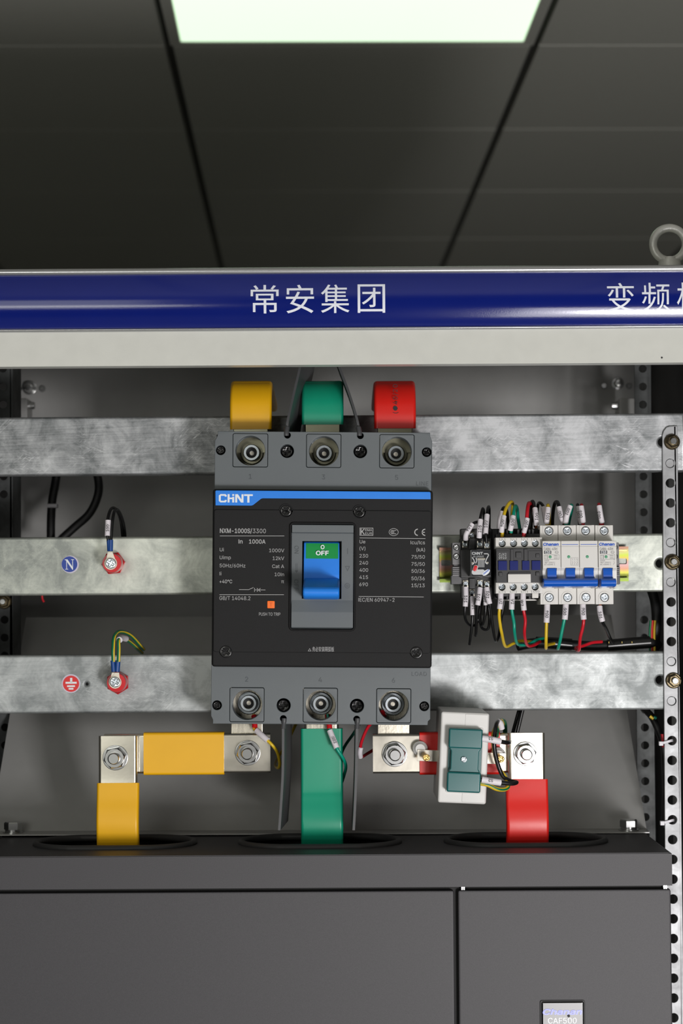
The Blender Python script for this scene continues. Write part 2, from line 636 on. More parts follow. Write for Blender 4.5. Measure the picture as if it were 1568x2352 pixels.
def glyph_mesh(s, res, bold=0.0, sp=1.0, shear=0.0):
    """outline lettering; every contour is filled on its own so overlapping strokes never cancel"""
    from mathutils.geometry import tessellate_polygon
    c = bpy.data.curves.new('t', 'FONT')
    c.body = s.replace('I', '\u0399')
    c.space_character = sp
    c.shear = shear
    if SANS and all(ord(ch) < 0x2000 for ch in s):
        c.font = SANS
    c.size = 1.0
    c.resolution_u = res
    c.fill_mode = 'NONE'
    o = bpy.data.objects.new('t', c)
    me = bpy.data.meshes.new_from_object(o)
    bpy.data.objects.remove(o)
    bpy.data.curves.remove(c)
    nxt = {}
    for e in me.edges:
        for a, b in (e.vertices, reversed(e.vertices)):
            nxt.setdefault(a, []).append(b)
    loops, seen = [], set()
    for v in range(len(me.vertices)):
        if v in seen or v not in nxt:
            continue
        lp, prev, cur = [], None, v
        while cur not in seen:
            seen.add(cur)
            lp.append(cur)
            k = [x for x in nxt[cur] if x != prev and x not in seen]
            if not k:
                break
            prev, cur = cur, (min(k) if prev is None else k[0])
        if len(lp) > 2:
            loops.append([me.vertices[i].co.copy() for i in lp])
    bpy.data.meshes.remove(me)
    area = lambda L_: sum(L_[i - 1].x * L_[i].y - L_[i].x * L_[i - 1].y for i in range(len(L_))) / 2

    def inside(p, L_):
        r = False
        for i in range(len(L_)):
            a, b = L_[i - 1], L_[i]
            if (a.y > p.y) != (b.y > p.y) and p.x < (b.x - a.x) * (p.y - a.y) / (b.y - a.y) + a.x:
                r = not r
        return r
    big = max(loops, key=lambda L_: abs(area(L_)))
    sgn = 1 if area(big) > 0 else -1
    outer = [L_ for L_ in loops if area(L_) * sgn > 0]
    hole = [L_ for L_ in loops if area(L_) * sgn <= 0]
    own = {i: [] for i in range(len(outer))}
    for h in hole:
        c_ = [i for i, o_ in enumerate(outer) if inside(h[0], o_)]
        if c_:
            own[min(c_, key=lambda i: abs(area(outer[i])))].append(h)
    vs, fs = [], []
    for i, o_ in enumerate(outer):
        polys = [o_] + own[i]
        flat_ = [p for q in polys for p in q]
        n0 = len(vs)
        vs += [Vector((p.x, p.y, (i % 4) * 0.2)) for p in flat_]     # z = ink layer
        for t in tessellate_polygon(polys):
            a, b, d = (flat_[j] for j in t)
            up = (b - a).cross(d - a).z > 0
            fs.append(tuple(n0 + j for j in (t if up else t[::-1])))
    if bold:            # heavier weight: the same outline laid down again, shifted by the extra stroke width
        v0, f0 = list(vs), list(fs)
        for k, (dx, dy) in enumerate(((bold, 0), (-bold, 0), (0, bold), (0, -bold))):
            n0 = len(vs)
            vs += [v + Vector((dx, dy, k + 1)) for v in v0]
            fs += [tuple(i + n0 for i in f) for f in f0]
    return vs, fs


CAPK = [0.70, 0.70]
_h = [v.y for v in glyph_mesh('H', 2)[0]]
CAPK[0 if SANS else 1] = max(_h) - min(_h)


def text(g, fr, s, x, y, Yf, cap, al='L', bold=0.0, ang=0.0, width=None, ex=0.0, sp=1.0, shear=0.0, base=None, res=3):
    capk = CAPK[0 if SANS else 1]
    sc = cap * S(Yf) / capk
    gv, gf = glyph_mesh(s, res, bold, sp, shear)
    if not gv:
        return g
    xs = [v.x for v in gv]
    x0, x1 = min(xs), max(xs)
    kx = sc if width is None else width * S(Yf) / (x1 - x0)
    off = {'L': x0, 'R': x1, 'C': (x0 + x1) / 2}[al]
    o3 = fr.L(x, y, Yf)
    ca, sa = math.cos(R(ang)), math.sin(R(ang))
    vs = []
    n = len(gv)
    for dz in ((0.0,) if not ex else (-ex / 2, ex / 2)):
        for v in gv:
            u, w = (v.x - off) * kx, v.y * sc
            if al == 'C' and ang:
                w -= capk / 2 * sc
            vs.append((o3.x + u * ca - w * sa, o3.y + dz - v.z * 0.00004, o3.z + u * sa + w * ca))
    g.add(vs, list(gf) + ([tuple(i + n for i in f[::-1]) for f in gf] if ex else []))
    return g


def line(g, fr, x0, y0, x1, y1, w, Yf):
    a, b = Vector((x0, y0)), Vector((x1, y1))
    d = (b - a).normalized()
    n = Vector((-d.y, d.x)) * (w / 2)
    return flat(g, fr, [tuple(a + n), tuple(b + n), tuple(b - n), tuple(a - n)], Yf)


def screw_head(g, fr, x, y, Yf, r, ang=20, depth=0.004, slot=0.62, w=0.13):
    """pan head with a sunk cross recess"""
    plate(g, fr, circ(x, y, r, 28), Yf, depth * 0.6, [cross(x, y, r * slot, r * w, ang)], bev=min(0.0008, depth * 0.25), seg=2)
    lathe(g, fr, x, y, Yf, [(r * 0.96, Yf + depth), (r * 0.96, Yf + depth * 0.5), (r * 0.5, Yf + depth * 0.45)], 24)
    return g


def bar_path(*pts):
    return [P(*p) for p in pts]


# ================================================================== room
ZC = EYE + 0.917
pA, pB = Q(387, 105, ZC), Q(1228, 105, ZC)
vdir = Vector((1, 0.0198, 0)).normalized()
udir = Vector((-0.0198, 1, 0)).normalized()
TILE = (pB - pA).dot(vdir)
fr0 = Fr(CX, CY, 0)
g = G()
gap_sheet = G()
lamp_c = pA + vdir * TILE / 2 - udir * TILE / 2
for i in range(-7, 8):
    for j in range(-9, 9):
        if (i, j) == (0, -1):
            continue
        gap = 0.0045
        a = pA + vdir * (TILE * i + gap * 1.6) + udir * (TILE * j + gap)
        b = pA + vdir * (TILE * (i + 1) - gap * 1.6) + udir * (TILE * j + gap)
        c = pA + vdir * (TILE * (i + 1) - gap * 1.6) + udir * (TILE * (j + 1) - gap)
        d = pA + vdir * (TILE * i + gap * 1.6) + udir * (TILE * (j + 1) - gap)
        up = Vector((0, 0, 0.012))
        g.add([a, b, c, d, a + up, b + up, c + up, d + up],
              [(0, 3, 2, 1), (0, 1, 5, 4), (1, 2, 6, 5), (2, 3, 7, 6), (3, 0, 4, 7)])
struct('ceiling', g, 'ceiling_tile')
a = pA + vdir * TILE * -7 + udir * TILE * -9
b = pA + vdir * TILE * 8 + udir * TILE * -9
c = pA + vdir * TILE * 8 + udir * TILE * 9
d = pA + vdir * TILE * -7 + udir * TILE * 9
u1, u2 = Vector((0, 0, 0.012)), Vector((0, 0, 0.03))
gap_sheet.add([a + u1, b + u1, c + u1, d + u1, a + u2, b + u2, c + u2, d + u2], [(0, 3, 2, 1), (4, 5, 6, 7), (0, 1, 5, 4), (1, 2, 6, 5), (2, 3, 7, 6), (3, 0, 4, 7)])
struct('gap_shade_1', gap_sheet, 'tile_gap_shadow')
for nm, cc, sz in (('floor', (0, 0.9, -0.01), (8.4, 10.4, 0.02)), ('wall_back', (0, 6.15, 1.25), (8.4, 0.1, 2.5)),
                   ('wall_front', (0, -4.3, 1.25), (8.4, 0.1, 2.5)), ('wall_left', (-4.2, 0.9, 1.25), (0.1, 10.4, 2.5)),
                   ('wall_right', (4.2, 0.9, 1.25), (0.1, 10.4, 2.5))):
    struct(nm, boxm(G(), cc, sz), {'floor': 'floor_paint', 'wall_back': 'wall_white'}.get(nm, 'wall_paint'))

# lamp panel in the ceiling
lr = bpy.data.objects.new('ceiling_lamp', None)
COL.objects.link(lr)
lr.matrix_world = Matrix.Translation(lamp_c) @ Matrix.Rotation(math.atan2(0.0198, 1), 4, 'Z')
tag(lr, 'square white glowing panel lamp set in the dark tiled ceiling', 'lamp')
hw = TILE / 2 - 0.003
lw = hw - 0.019
g = G()
for cx_, cy_, sx_, sy_ in ((0, hw - 0.009, 2 * hw, 0.018), (0, -hw + 0.009, 2 * hw, 0.018), (hw - 0.009, 0, 0.018, 2 * hw - 0.036), (-hw + 0.009, 0, 0.018, 2 * hw - 0.036)):
    boxm(g, (cx_, cy_, 0.004), (sx_, sy_, 0.010), 0.001)
link('lamp_frame', g, 'ceiling_tile', lr)
link('diffuser', boxm(G(), (0, 0, 0.004), (2 * lw, 2 * lw, 0.006)), 'lamp_diffuser', lr)

# ================================================================== cabinet shell
XL, XR = -0.402, 0.378
YB = 0.42
fr = Fr(CX, 1385, 0)
cab = thing('switchgear_cabinet', 'tall grey switchgear cabinet with light grey front beam and open front', 'cabinet', fr)


def wbox(g, x0, x1, y0, y1, z0, z1, bev=0.0, f=None):
    f = f or fr
    o = f.Mi @ Vector(((x0 + x1) / 2, (y0 + y1) / 2, (z0 + z1) / 2))
    return boxm(g, o, (x1 - x0, y1 - y0, z1 - z0), bev)


z_top = P(784, 612, -0.13).z
link('back_panel', wbox(G(), XL, XR, YB, YB + 0.002, 0.05, z_top - 0.004), 'cabinet_grey', cab)
link('side_panel', wbox(G(), XL - 0.004, XL, -0.03, YB, 0.0, z_top - 0.004), 'cabinet_dark', cab)
link('side_panel', wbox(G(), XR, XR + 0.004, -0.03, YB, 0.0, z_top - 0.004), 'cabinet_dark', cab)
link('roof_panel', wbox(G(), XL - 0.006, XR + 0.006, -0.128, YB + 0.002, z_top - 0.004, z_top - 0.001), 'beam_paint', cab)
# light grey front beam with a folded bottom return
g = G()
zb0, zb1 = P(784, 836.5, -0.148).z, P(784, 757, -0.148).z
wbox(g, XL - 0.006, XR + 0.006, -0.148, -0.1465, zb0, zb1 + 0.004)
wbox(g, XL - 0.006, XR + 0.006, -0.1478, -0.130, zb0 - 0.0004, zb0 + 0.0011)
wbox(g, XL - 0.006, XR + 0.006, -0.1315, -0.130, zb0, zb0 + 0.02)
bx = link('front_beam', g, 'beam_paint', cab)
plabel(bx, 'light grey painted front beam')
g = G()
lathe(g, fr, 1523, 826, -0.1484, [(2.2, -0.1484), (2.2, -0.147)], 12)
link('rivet', g, 'dark_well', cab)

# sign header
frh = Fr(784, 690, -0.15)
sign = thing('cabinet_sign_header', 'glossy deep blue header strip with white characters between silver trims', 'sign', frh)


def hprof(g, pts, x0=XL - 0.008, x1=XR + 0.012):
    q = [frh.W(Vector((0, Y, z))) for Y, z in pts]
    n = len(q)
    vs = [(x0, p.y, p.z) for p in q] + [(x1, p.y, p.z) for p in q]
    fs = [tuple(range(n)), tuple(range(2 * n - 1, n - 1, -1))]
    fs += [(i, n + i, n + (i + 1) % n, (i + 1) % n) for i in range(n)]
    bm = bmesh.new()
    vv = [bm.verts.new(v) for v in vs]
    for f in fs:
        bm.faces.new([vv[i] for i in f])
    bmesh.ops.recalc_face_normals(bm, faces=bm.faces)
    return g.addbm(bm)


zs0, zs1 = P(784, 751, -0.15).z, P(784, 629, -0.15).z
zm, hh = (zs0 + zs1) / 2, (zs1 - zs0) / 2
BULGE = 0.0068


def sign_y(z):
    return -0.150 - BULGE * (1 - ((z - zm) / hh) ** 2)


pts = [(sign_y(zs0 + (zs1 - zs0) * i / 24), zs0 + (zs1 - zs0) * i / 24) for i in range(25)]
pts += [(-0.146, zs1), (-0.146, zs0)]
o = link('sign_panel', hprof(G(), pts), 'sign_blue', sign, 30)


def half_round(z0, z1, y, dep):
    c, h = (z0 + z1) / 2, (z1 - z0) / 2
    r = [(y - dep * math.cos(R(a)), c + h * math.sin(R(a))) for a in range(-90, 91, 15)]
    return r + [(y + 0.004, z1), (y + 0.004, z0)]


plabel(link('silver_trim', hprof(G(), half_round(zs1 - 0.0002, P(784, 613, -0.15).z, -0.149, 0.0035)), 'aluminium', sign), 'silver aluminium upper trim')
plabel(link('silver_trim', hprof(G(), half_round(P(784, 759, -0.15).z, zs0 + 0.0002, -0.149, 0.0035)), 'aluminium', sign), 'silver aluminium lower trim')


def sign_text(g, chars, xs, y0, y1):
    """characters laid on the curved sign face"""
    for ch, (x0, x1) in zip(chars, xs):
        gv, gf = glyph_mesh(ch, 4)
        bm = bmesh.new()
        bv = [bm.verts.new((v.x, 0, v.y)) for v in gv]
        for q in gf:
            bm.faces.new([bv[i] for i in q])
        lo_, hi_ = min(v.y for v in gv), max(v.y for v in gv)
        for i in range(1, 16):          # cut into rows so the strokes follow the curved face
            bmesh.ops.bisect_plane(bm, geom=bm.verts[:] + bm.edges[:] + bm.faces[:], plane_co=(0, 0, lo_ + (hi_ - lo_) * i / 16), plane_no=(0, 0, 1))
        t = G().addbm(bm)
        vx = [v[0] for v in t.v]
        vz = [v[2] for v in t.v]
        a0, a1, b0, b1 = min(vx), max(vx), min(vz), max(vz)
        A, B = frh.L(x0, y0, -0.152), frh.L(x1, y1, -0.152)
        out = []
        for v in t.v:
            X = A.x + (v[0] - a0) / (a1 - a0) * (B.x - A.x)
            Z = B.z + (v[2] - b0) / (b1 - b0) * (A.z - B.z)
            yw = sign_y(Z + frh.M.translation.z) - 0.00025 + 0.15
            out.append((X, yw, Z))
        g.add(out, t.f)
    return g


g = G()
sign_text(g, '常安集团', ((576, 640), (657, 721), (737, 802), (821, 884)), 654.5, 720)

link('lettering', g, 'sign_white', sign, 0)
g = G()
sign_text(g, '变频柜', ((1391, 1456), (1472, 1537), (1552, 1617)), 655, 721)
link('lettering', g, 'sign_white', sign, 0)

# lifting eye bolt on the roof
fre = Fr(1537, 561, 0.0)
eye = thing('lifting_eye_bolt', 'silver ring lifting eye bolt standing on the cabinet roof', 'bolt', fre)
g = G()
tube(g, fre, [P(1537 + 37.5 * math.cos(t), 561 + 37.5 * math.sin(t), 0.0) for t in [2 * math.pi * i / 24 for i in range(24)]], 9.5 * S(0), 14, 3, True)
link('ring', g, 'cast_zinc', eye, 50)
g = G()
o = fre.L(1537, 604, 0)
zr = z_top - 0.001 - (fre.M @ o).z      # roof level below the collar
for r0, r1, za, zb in ((0.016, 0.0125, zr, -0.006), (0.012, 0.011, -0.006, 0.003), (0.007, 0.0065, 0.003, 0.006)):
    n = 20
    g.add([(o.x + (r0 if k == 0 else r1) * math.cos(2 * math.pi * i / n), o.y + (r0 if k == 0 else r1) * math.sin(2 * math.pi * i / n), o.z + (za if k == 0 else zb) - 0.0) for k in (0, 1) for i in range(n)],
          [(i, (i + 1) % n, n + (i + 1) % n, n + i) for i in range(n)] + [tuple(range(n))[::-1], tuple(range(n, 2 * n))])
link('collar', g, 'cast_zinc', eye)

# ================================================================== mounting rails
rail_defs = ((1020.5, 134, 1572, 'zinc_top', 'upper galvanised steel rail behind the terminals on top of the breaker', [(1521, 1015, 10)]),
             (1296.5, 134, 1552, 'zinc_left', 'middle galvanised steel rail carrying the small devices and the blue N sticker', [(1516, 1294, 10)]),
             (1567.5, 134, 1552, 'zinc_low', 'lower galvanised steel rail with the red earth sticker', [(1516, 1562, 10), (199, 1571, 3.5)]))
for yc, h, xr, mt, lb, hl in rail_defs:
    f = Fr(784, yc, 0)
    g = G()
    dy = lambda x: (x - 784) * math.tan(ROLL)
    plate(g, f, rect(-122, yc - h / 2, xr, yc + h / 2), 0, 0.022,
          [circ(x, y + dy(x), r, 24) for x, y, r in hl], bev=0.0028, seg=3)
    solo('mounting_rail', lb, 'rail', f, g, mt, 'galvanised mounting rails', 40)

# perforated uprights
f = Fr(1541, 1500, -0.0035)
g = G()
hp = 45.5
holes, blanks = [], []
for k in range(-10, 26):
    y = 1291.5 + hp * k
    if k in (-6, 0, 6):
        continue
    if y < 990 or y > 2440:
        continue
    holes.append(circ(1541.5, y, 10.6, 22))
    if k in (-5, -1, 1, 5, 7):
        blanks.append(y)
out = [(1524, 1010), (1524, 1000), (1527, 990), (1533, 982), (1541, 978.5), (1559, 978.5), (1559, 2500), (1524, 2500)]
plate(g, f, out, -0.0035, 0.003, holes, bev=0.0005)
o = f.L(1557, 1740, -0.0035)
boxm(g, (o.x + 0.0004, o.y + 0.018, o.z), (0.003, 0.036, 1520 * S(0)), 0.0008)
for y in blanks:
    lathe(g, f, 1541, y, -0.0035, [(9.6, 0.0), (9.6, -0.0022), (9.0, -0.0026)], 22)
solo('perforated_upright', 'bright galvanised upright with a column of round holes at the right edge', 'post', f, g, 'zinc_post', 'perforated uprights')


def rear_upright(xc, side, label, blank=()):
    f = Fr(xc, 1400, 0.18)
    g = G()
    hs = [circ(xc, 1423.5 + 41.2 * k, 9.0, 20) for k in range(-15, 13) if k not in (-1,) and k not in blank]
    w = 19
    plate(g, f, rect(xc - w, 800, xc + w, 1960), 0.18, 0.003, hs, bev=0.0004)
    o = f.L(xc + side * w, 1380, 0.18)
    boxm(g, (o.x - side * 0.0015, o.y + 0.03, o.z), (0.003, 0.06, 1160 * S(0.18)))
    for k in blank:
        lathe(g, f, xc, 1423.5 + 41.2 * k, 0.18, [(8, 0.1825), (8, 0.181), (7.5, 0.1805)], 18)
    return solo('perforated_upright', label, 'post', f, g, 'zinc_rear_shaded', 'perforated uprights')


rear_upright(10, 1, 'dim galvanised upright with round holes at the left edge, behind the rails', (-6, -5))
rear_upright(1479, 1, 'shade-darkened perforated upright deep inside the cabinet on the right')


def flange_nut(x, y, Y, r, label):
    f = Fr(x, y, Y)
    t = thing('flange_nut', label, 'nut', f, 'yellow zinc flange nuts')
    g = G()
    lathe(g, f, x, y, Y, [(r, Y), (r, Y - 0.0012), (r * 0.86, Y - 0.003)], 30)
    link('flange', g, 'brass_nut', t)
    g = G()
    lathe(g, f, x, y, Y, [(r * 0.80, Y - 0.0025), (r * 0.80, Y - 0.0075), (r * 0.66, Y - 0.009), (r * 0.42, Y - 0.009)], 6, 0.3)
    link('nut', g, 'brass_nut', t, 25)
    g = G()
    lathe(g, f, x, y, Y, [(r * 0.40, Y - 0.006), (r * 0.40, Y - 0.0125), (r * 0.33, Y - 0.0135)], 20)
    link('stud', g, 'steel_bolt', t)
    return t


flange_nut(1542.5, 1015, -0.0036, 18.5, 'yellow zinc flange nut on the right upright beside the upper rail')
flange_nut(1543.5, 1291, -0.0036, 18.5, 'yellow zinc flange nut on the right upright beside the middle rail')
flange_nut(1546, 1563, -0.0036, 18.5, 'yellow zinc flange nut on the right upright beside the lower rail')
flange_nut(10, 1382, 0.1798, 17, 'yellow zinc flange nut at the left edge under the middle rail')

# ================================================================== deflector plate and rear hardware
f = Fr(742, 1700, 0.1)
g = G()
YT = 0.285
corners = [P(-22, 1909, 0.05), P(1484, 1903, 0.05), P(1403, 1412, YT), P(60, 1418, YT)]
nrm = (corners[1] - corners[0]).cross(corners[3] - corners[0]).normalized() * 0.0016
q = [f.W(p) for p in corners] + [f.W(p - nrm) for p in corners]
g.add(q, [(0, 1, 2, 3), (7, 6, 5, 4), (0, 4, 5, 1), (1, 5, 6, 2), (2, 6, 7, 3), (3, 7, 4, 0)])
a, b = P(-24, 1917, 0.018), P(1491, 1911, 0.018)
c, d = P(1484, 1903, 0.051), P(-22, 1909, 0.051)
q = [f.W(p) for p in (a, b, c, d)]
dn = Vector((0, 0, -0.0012))
g.add(q + [p + dn for p in q], [(0, 1, 2, 3), (7, 6, 5, 4), (0, 4, 5, 1), (1, 5, 6, 2), (2, 6, 7, 3), (3, 7, 4, 0)])
solo('deflector_plate', 'sloping grey sheet metal plate behind the lower busbars', 'plate', f, g, 'plate_grey', None, 20)


def hex_bolt_up(x, y, Y, label):
    f = Fr(x, y, Y)
    t = thing('hex_bolt', label, 'bolt', f, 'hex bolts on the deflector foot')
    o = f.L(x, y + 11, Y)
    for nm, prof, n in (('washer', [(0.0105, 0.0), (0.0105, 0.0016), (0.0095, 0.002)], 24), ('spring_washer', [(0.0085, 0.002), (0.0085, 0.0042)], 24),
                        ('bolt_head', [(0.0092, 0.0042), (0.0092, 0.0105), (0.0082, 0.0117)], 6)):
        g = G()
        vs = [(o.x + r * math.cos(2 * math.pi * i / n + 0.15), o.y + r * math.sin(2 * math.pi * i / n + 0.15), o.z + z) for r, z in prof for i in range(n)]
        fs = [(k * n + i, k * n + (i + 1) % n, (k + 1) * n + (i + 1) % n, (k + 1) * n + i) for k in range(len(prof) - 1) for i in range(n)]
        g.add(vs, fs + [tuple(range(n))[::-1], tuple((len(prof) - 1) * n + i for i in range(n))])
        link(nm, g, 'steel_bolt', t, 30)


hex_bolt_up(30, 1903, 0.034, 'silver hex bolt on the plate foot at the far left')
hex_bolt_up(1443, 1897, 0.034, 'silver hex bolt on the plate foot at the far right')


def back_bolt(x, y, Y, r, label):
    f = Fr(x, y, Y)
    t = thing('bolt', label, 'bolt', f)
    g = G()
    lathe(g, f, x, y, Y, [(r, Y), (r, Y - 0.0015), (r * 0.9, Y - 0.002)], 26)
    link('washer', g, 'steel_bolt', t)
    g = G()
    lathe(g, f, x, y, Y, [(r * 0.74, Y - 0.0015), (r * 0.74, Y - 0.008), (r * 0.55, Y - 0.0105), (r * 0.3, Y - 0.011)], 18)
    link('bolt_head', g, 'steel_bolt', t)


def rivet(x, y, Y, r, label):
    f = Fr(x, y, Y)
    g = G()
    lathe(g, f, x, y, Y, [(r, Y), (r, Y - 0.001), (r * 0.7, Y - 0.0025)], 18)
    solo('rivet', label, 'rivet', f, g, 'steel_bolt', 'rivets on the back panel')


YR = YB - 0.0005
back_bolt(68, 891, YR, 16, 'round silver bolt on the back panel at the upper left')
rivet(97, 893, YR, 8, 'small grey rivet right of the upper left back bolt')
rivet(43, 893, YR, 8, 'small grey rivet left of the upper left back bolt')
back_bolt(1418, 881, YR, 14, 'round silver bolt on the back panel at the upper right')
rivet(1386, 886, YR, 7.5, 'small silver rivet left of the upper right back bolt')
rivet(1444, 887, YR, 7.5, 'small grey rivet right of the upper right back bolt')
for x0, sgn, lb in ((27, 1, 'grey bracket block with a short threaded stud at the upper left, above the rail'), (1458, -1, 'dark bracket block with a short stud at the upper right, above the rail')):
    x1 = x0 + sgn * 36
    f = Fr((x0 + x1) / 2, 933, 0.3)
    t = thing('corner_bracket', lb, 'bracket', f, 'corner brackets')
    g = G()
    box(g, f, min(x0, x1), 914, max(x0, x1), 965, 0.3, 0.04, 0.002)
    link('block', g, 'cabinet_grey', t)
    g = G()
    a, b = f.L(x1, 932, 0.315), f.L(x1 + sgn * 17, 932, 0.315)
    n = 14
    rr = 9 * S(0.3)
    for k in range(6):
        u0, u1 = a.lerp(b, k / 6), a.lerp(b, (k + 1) / 6)
        r0 = rr * (0.9 if k % 2 else 1.0)
        g.add([(u.x, u.y + r0 * math.cos(2 * math.pi * i / n), u.z + r0 * math.sin(2 * math.pi * i / n)) for u in (u0, u1) for i in range(n)],
              [(i, (i + 1) % n, n + (i + 1) % n, n + i) for i in range(n)] + [tuple(range(n)), tuple(range(n, 2 * n))[::-1]])
    link('threaded_stud', g, 'steel_bolt', t, 20)

# ================================================================== main breaker
IT = 0.4
fb = Fr(739, 1330, -0.10, IT)
brk = thing('circuit_breaker', 'large grey and black moulded case circuit breaker with blue toggle handle', 'circuit breaker', fb)
YF = -0.10
TOPX = ((572.5, 532, 613), (741.4, 701, 781), (909, 869, 949))
BOTX = ((569.5, 529, 608.5), (738, 697.5, 777), (906, 866, 945.5))
YTC, YBC = 1036, 1620
holes = []
out = [(498, 992), (985, 992), (985, 999), (990, 1012), (990, 1020), (990, 1650), (985, 1655), (984, 1664),
       (491, 1664), (491, 1655), (486.5, 1646), (486.5, 1560), (488, 1330), (491, 1150), (491, 1014), (495, 1007), (497, 1002)]
for xc, x0, x1 in TOPX:
    holes.append(rrect(x0, 996.5, x1, 1074, 4, 3))
for xc, x0, x1 in BOTX:
    holes.append(rrect(x0, 1580, x1, 1659.5, 4, 3))
MH = [(657, 1036.5, 15.5), (825, 1036, 15.5), (653, 1620.5, 16), (821.5, 1620.5, 16)]
SH = [(504.5, 1035.5, 11), (977.5, 1036.5, 11), (500, 1621.5, 11), (976, 1620.5, 11)]
for x, y, r in MH + SH:
    holes.append(circ(x, y, r, 28))
KEY = [(657.5, 1000, -1), (825, 1000, -1), (652.5, 1651, 1), (821, 1651, 1)]
for x, y, sg in KEY:
    y2 = 994 if sg < 0 else 1662
    r = 7.5
    holes.append([(x + r * math.sin(R(a)), y - sg * r * math.cos(R(a)) ) for a in range(-140, 141, 20)] + [(x + 4, y2), (x - 4, y2)])
g = G()
plate(g, fb, out, YF, 0.088, holes, bev=0.0005, seg=2)
link('housing', g, 'breaker_grey', brk)
g = G()
plate(g, fb, rect(495, 1000, 982, 1120), -0.045, 0.004)
link('well_floor', g, 'dark_well', brk)
g = G()
plate(g, fb, rect(495, 1540, 982, 1656), -0.045, 0.004)
link('well_floor', g, 'dark_well', brk)
for (xc, x0, x1), top in [(t, 1) for t in TOPX] + [(t, 0) for t in BOTX]:
    g = G()
    yc = YTC if top else YBC
    if top:
        plate(g, fb, rrect(x0 + .9, 997.3, x1 - .9, 1073, 3.5, 3), YF - 0.0002, 0.02, [circ(xc, yc, 34, 40)], bev=0.0005)
    else:
        plate(g, fb, rrect(x0 + .9, 1581, x1 - .9, 1658.7, 3.5, 3), YF - 0.0002, 0.02, [circ(xc, yc, 34.5, 40)], bev=0.0005)
    link('terminal_shield', g, 'breaker_grey', brk)
    # flat conductor seen at the bottom of the well
    g = G()
    if top:
        box(g, fb, xc - 36, 996, xc + 36, 1090, -0.053, 0.006, 0.0006)
    else:
        box(g, fb, xc - 36, 1572, xc + 36, 1690, -0.053, 0.006, 0.0006)
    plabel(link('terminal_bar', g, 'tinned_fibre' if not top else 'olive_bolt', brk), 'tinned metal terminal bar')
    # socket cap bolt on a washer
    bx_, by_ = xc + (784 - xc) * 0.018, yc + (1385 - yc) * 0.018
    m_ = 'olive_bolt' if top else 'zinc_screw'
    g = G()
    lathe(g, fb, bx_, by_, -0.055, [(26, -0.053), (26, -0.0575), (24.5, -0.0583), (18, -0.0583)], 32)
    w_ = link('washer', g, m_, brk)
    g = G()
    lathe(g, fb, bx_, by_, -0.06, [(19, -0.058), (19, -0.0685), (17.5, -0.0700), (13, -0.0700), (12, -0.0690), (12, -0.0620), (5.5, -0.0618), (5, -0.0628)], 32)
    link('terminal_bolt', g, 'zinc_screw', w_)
    g = G()
    for k_ in range(1):
        lathe(g, fb, bx_, by_, -0.06, [(12.1, -0.0621), (11.9, -0.0624), (6, -0.0624)], 24, 0.3)
    link('hex_socket', g, 'dark_well', w_)
    g = G()
    lathe(g, fb, bx_, by_, -0.0624, [(5.5, -0.0624), (5.0, -0.0630), (2.5, -0.0632)], 18)
    link('socket_pin', g, 'lug_cream', w_)
for x, y, r in MH:
    g = G()
    screw_head(g, fb, x, y + 1, -0.088, r * 0.86, 8, 0.006)
    link('screw', g, 'black_screw', brk)
for x, y, r in SH:
    g = G()
    screw_head(g, fb, x, y, -0.095, r * 0.8, 30, 0.004)
    link('screw', g, 'black_screw', brk)
g = G()
for s_, x, y in (('1', 573, 1101), ('3', 741, 1101), ('5', 909, 1101), ('2', 568, 1567), ('4', 737, 1567), ('6', 905, 1567)):
    text(g, fb, s_, x, y, YF - 0.0001, 11, 'C', ex=0.0005)
text(g, fb, 'LINE', 968, 1113.5, YF - 0.0001, 9, 'C', ex=0.0005, sp=1.1)
text(g, fb, 'LOAD', 964, 1551, YF - 0.0001, 9, 'C', ex=0.0005, sp=1.1)
link('embossed_lettering', g, 'breaker_emboss', brk, 0)

# black front cover
g = G()
plate(g, fb, rrect(487, 1124.5, 992.5, 1533, 7), -0.115, 0.016, [rrect(668, 1204, 812.5, 1445, 6)], bev=0.0022, seg=3)
plate(g, fb, rrect(490.5, 1171.5, 989, 1499, 6), -0.1162, 0.0013, [rrect(668, 1204, 812.5, 1445, 6), circ(655.5, 1173.5, 14), circ(824, 1174.5, 14)], bev=0.0006, seg=2)
plate(g, fb, rrect(663.5, 1199.5, 816.5, 1449.5, 10), -0.1185, 0.003, [rrect(668, 1204, 812.5, 1445, 6)], bev=0.0012, seg=2)
cover = link('front_cover', g, 'breaker_black', brk)
plabel(cover, 'black textured front cover')
YC = -0.1166
g = G()
plate(g, fb, [(495, 1128), (985, 1128), (987, 1130), (987.5, 1145), (602, 1145.5), (598, 1146.5), (580, 1161), (576, 1162.5), (493.5, 1162.5), (493, 1130)], YC, 0.0015, bev=0.0003)
plabel(link('blue_stripe', g, 'breaker_blue', brk), 'bright blue stripe with the white maker mark')


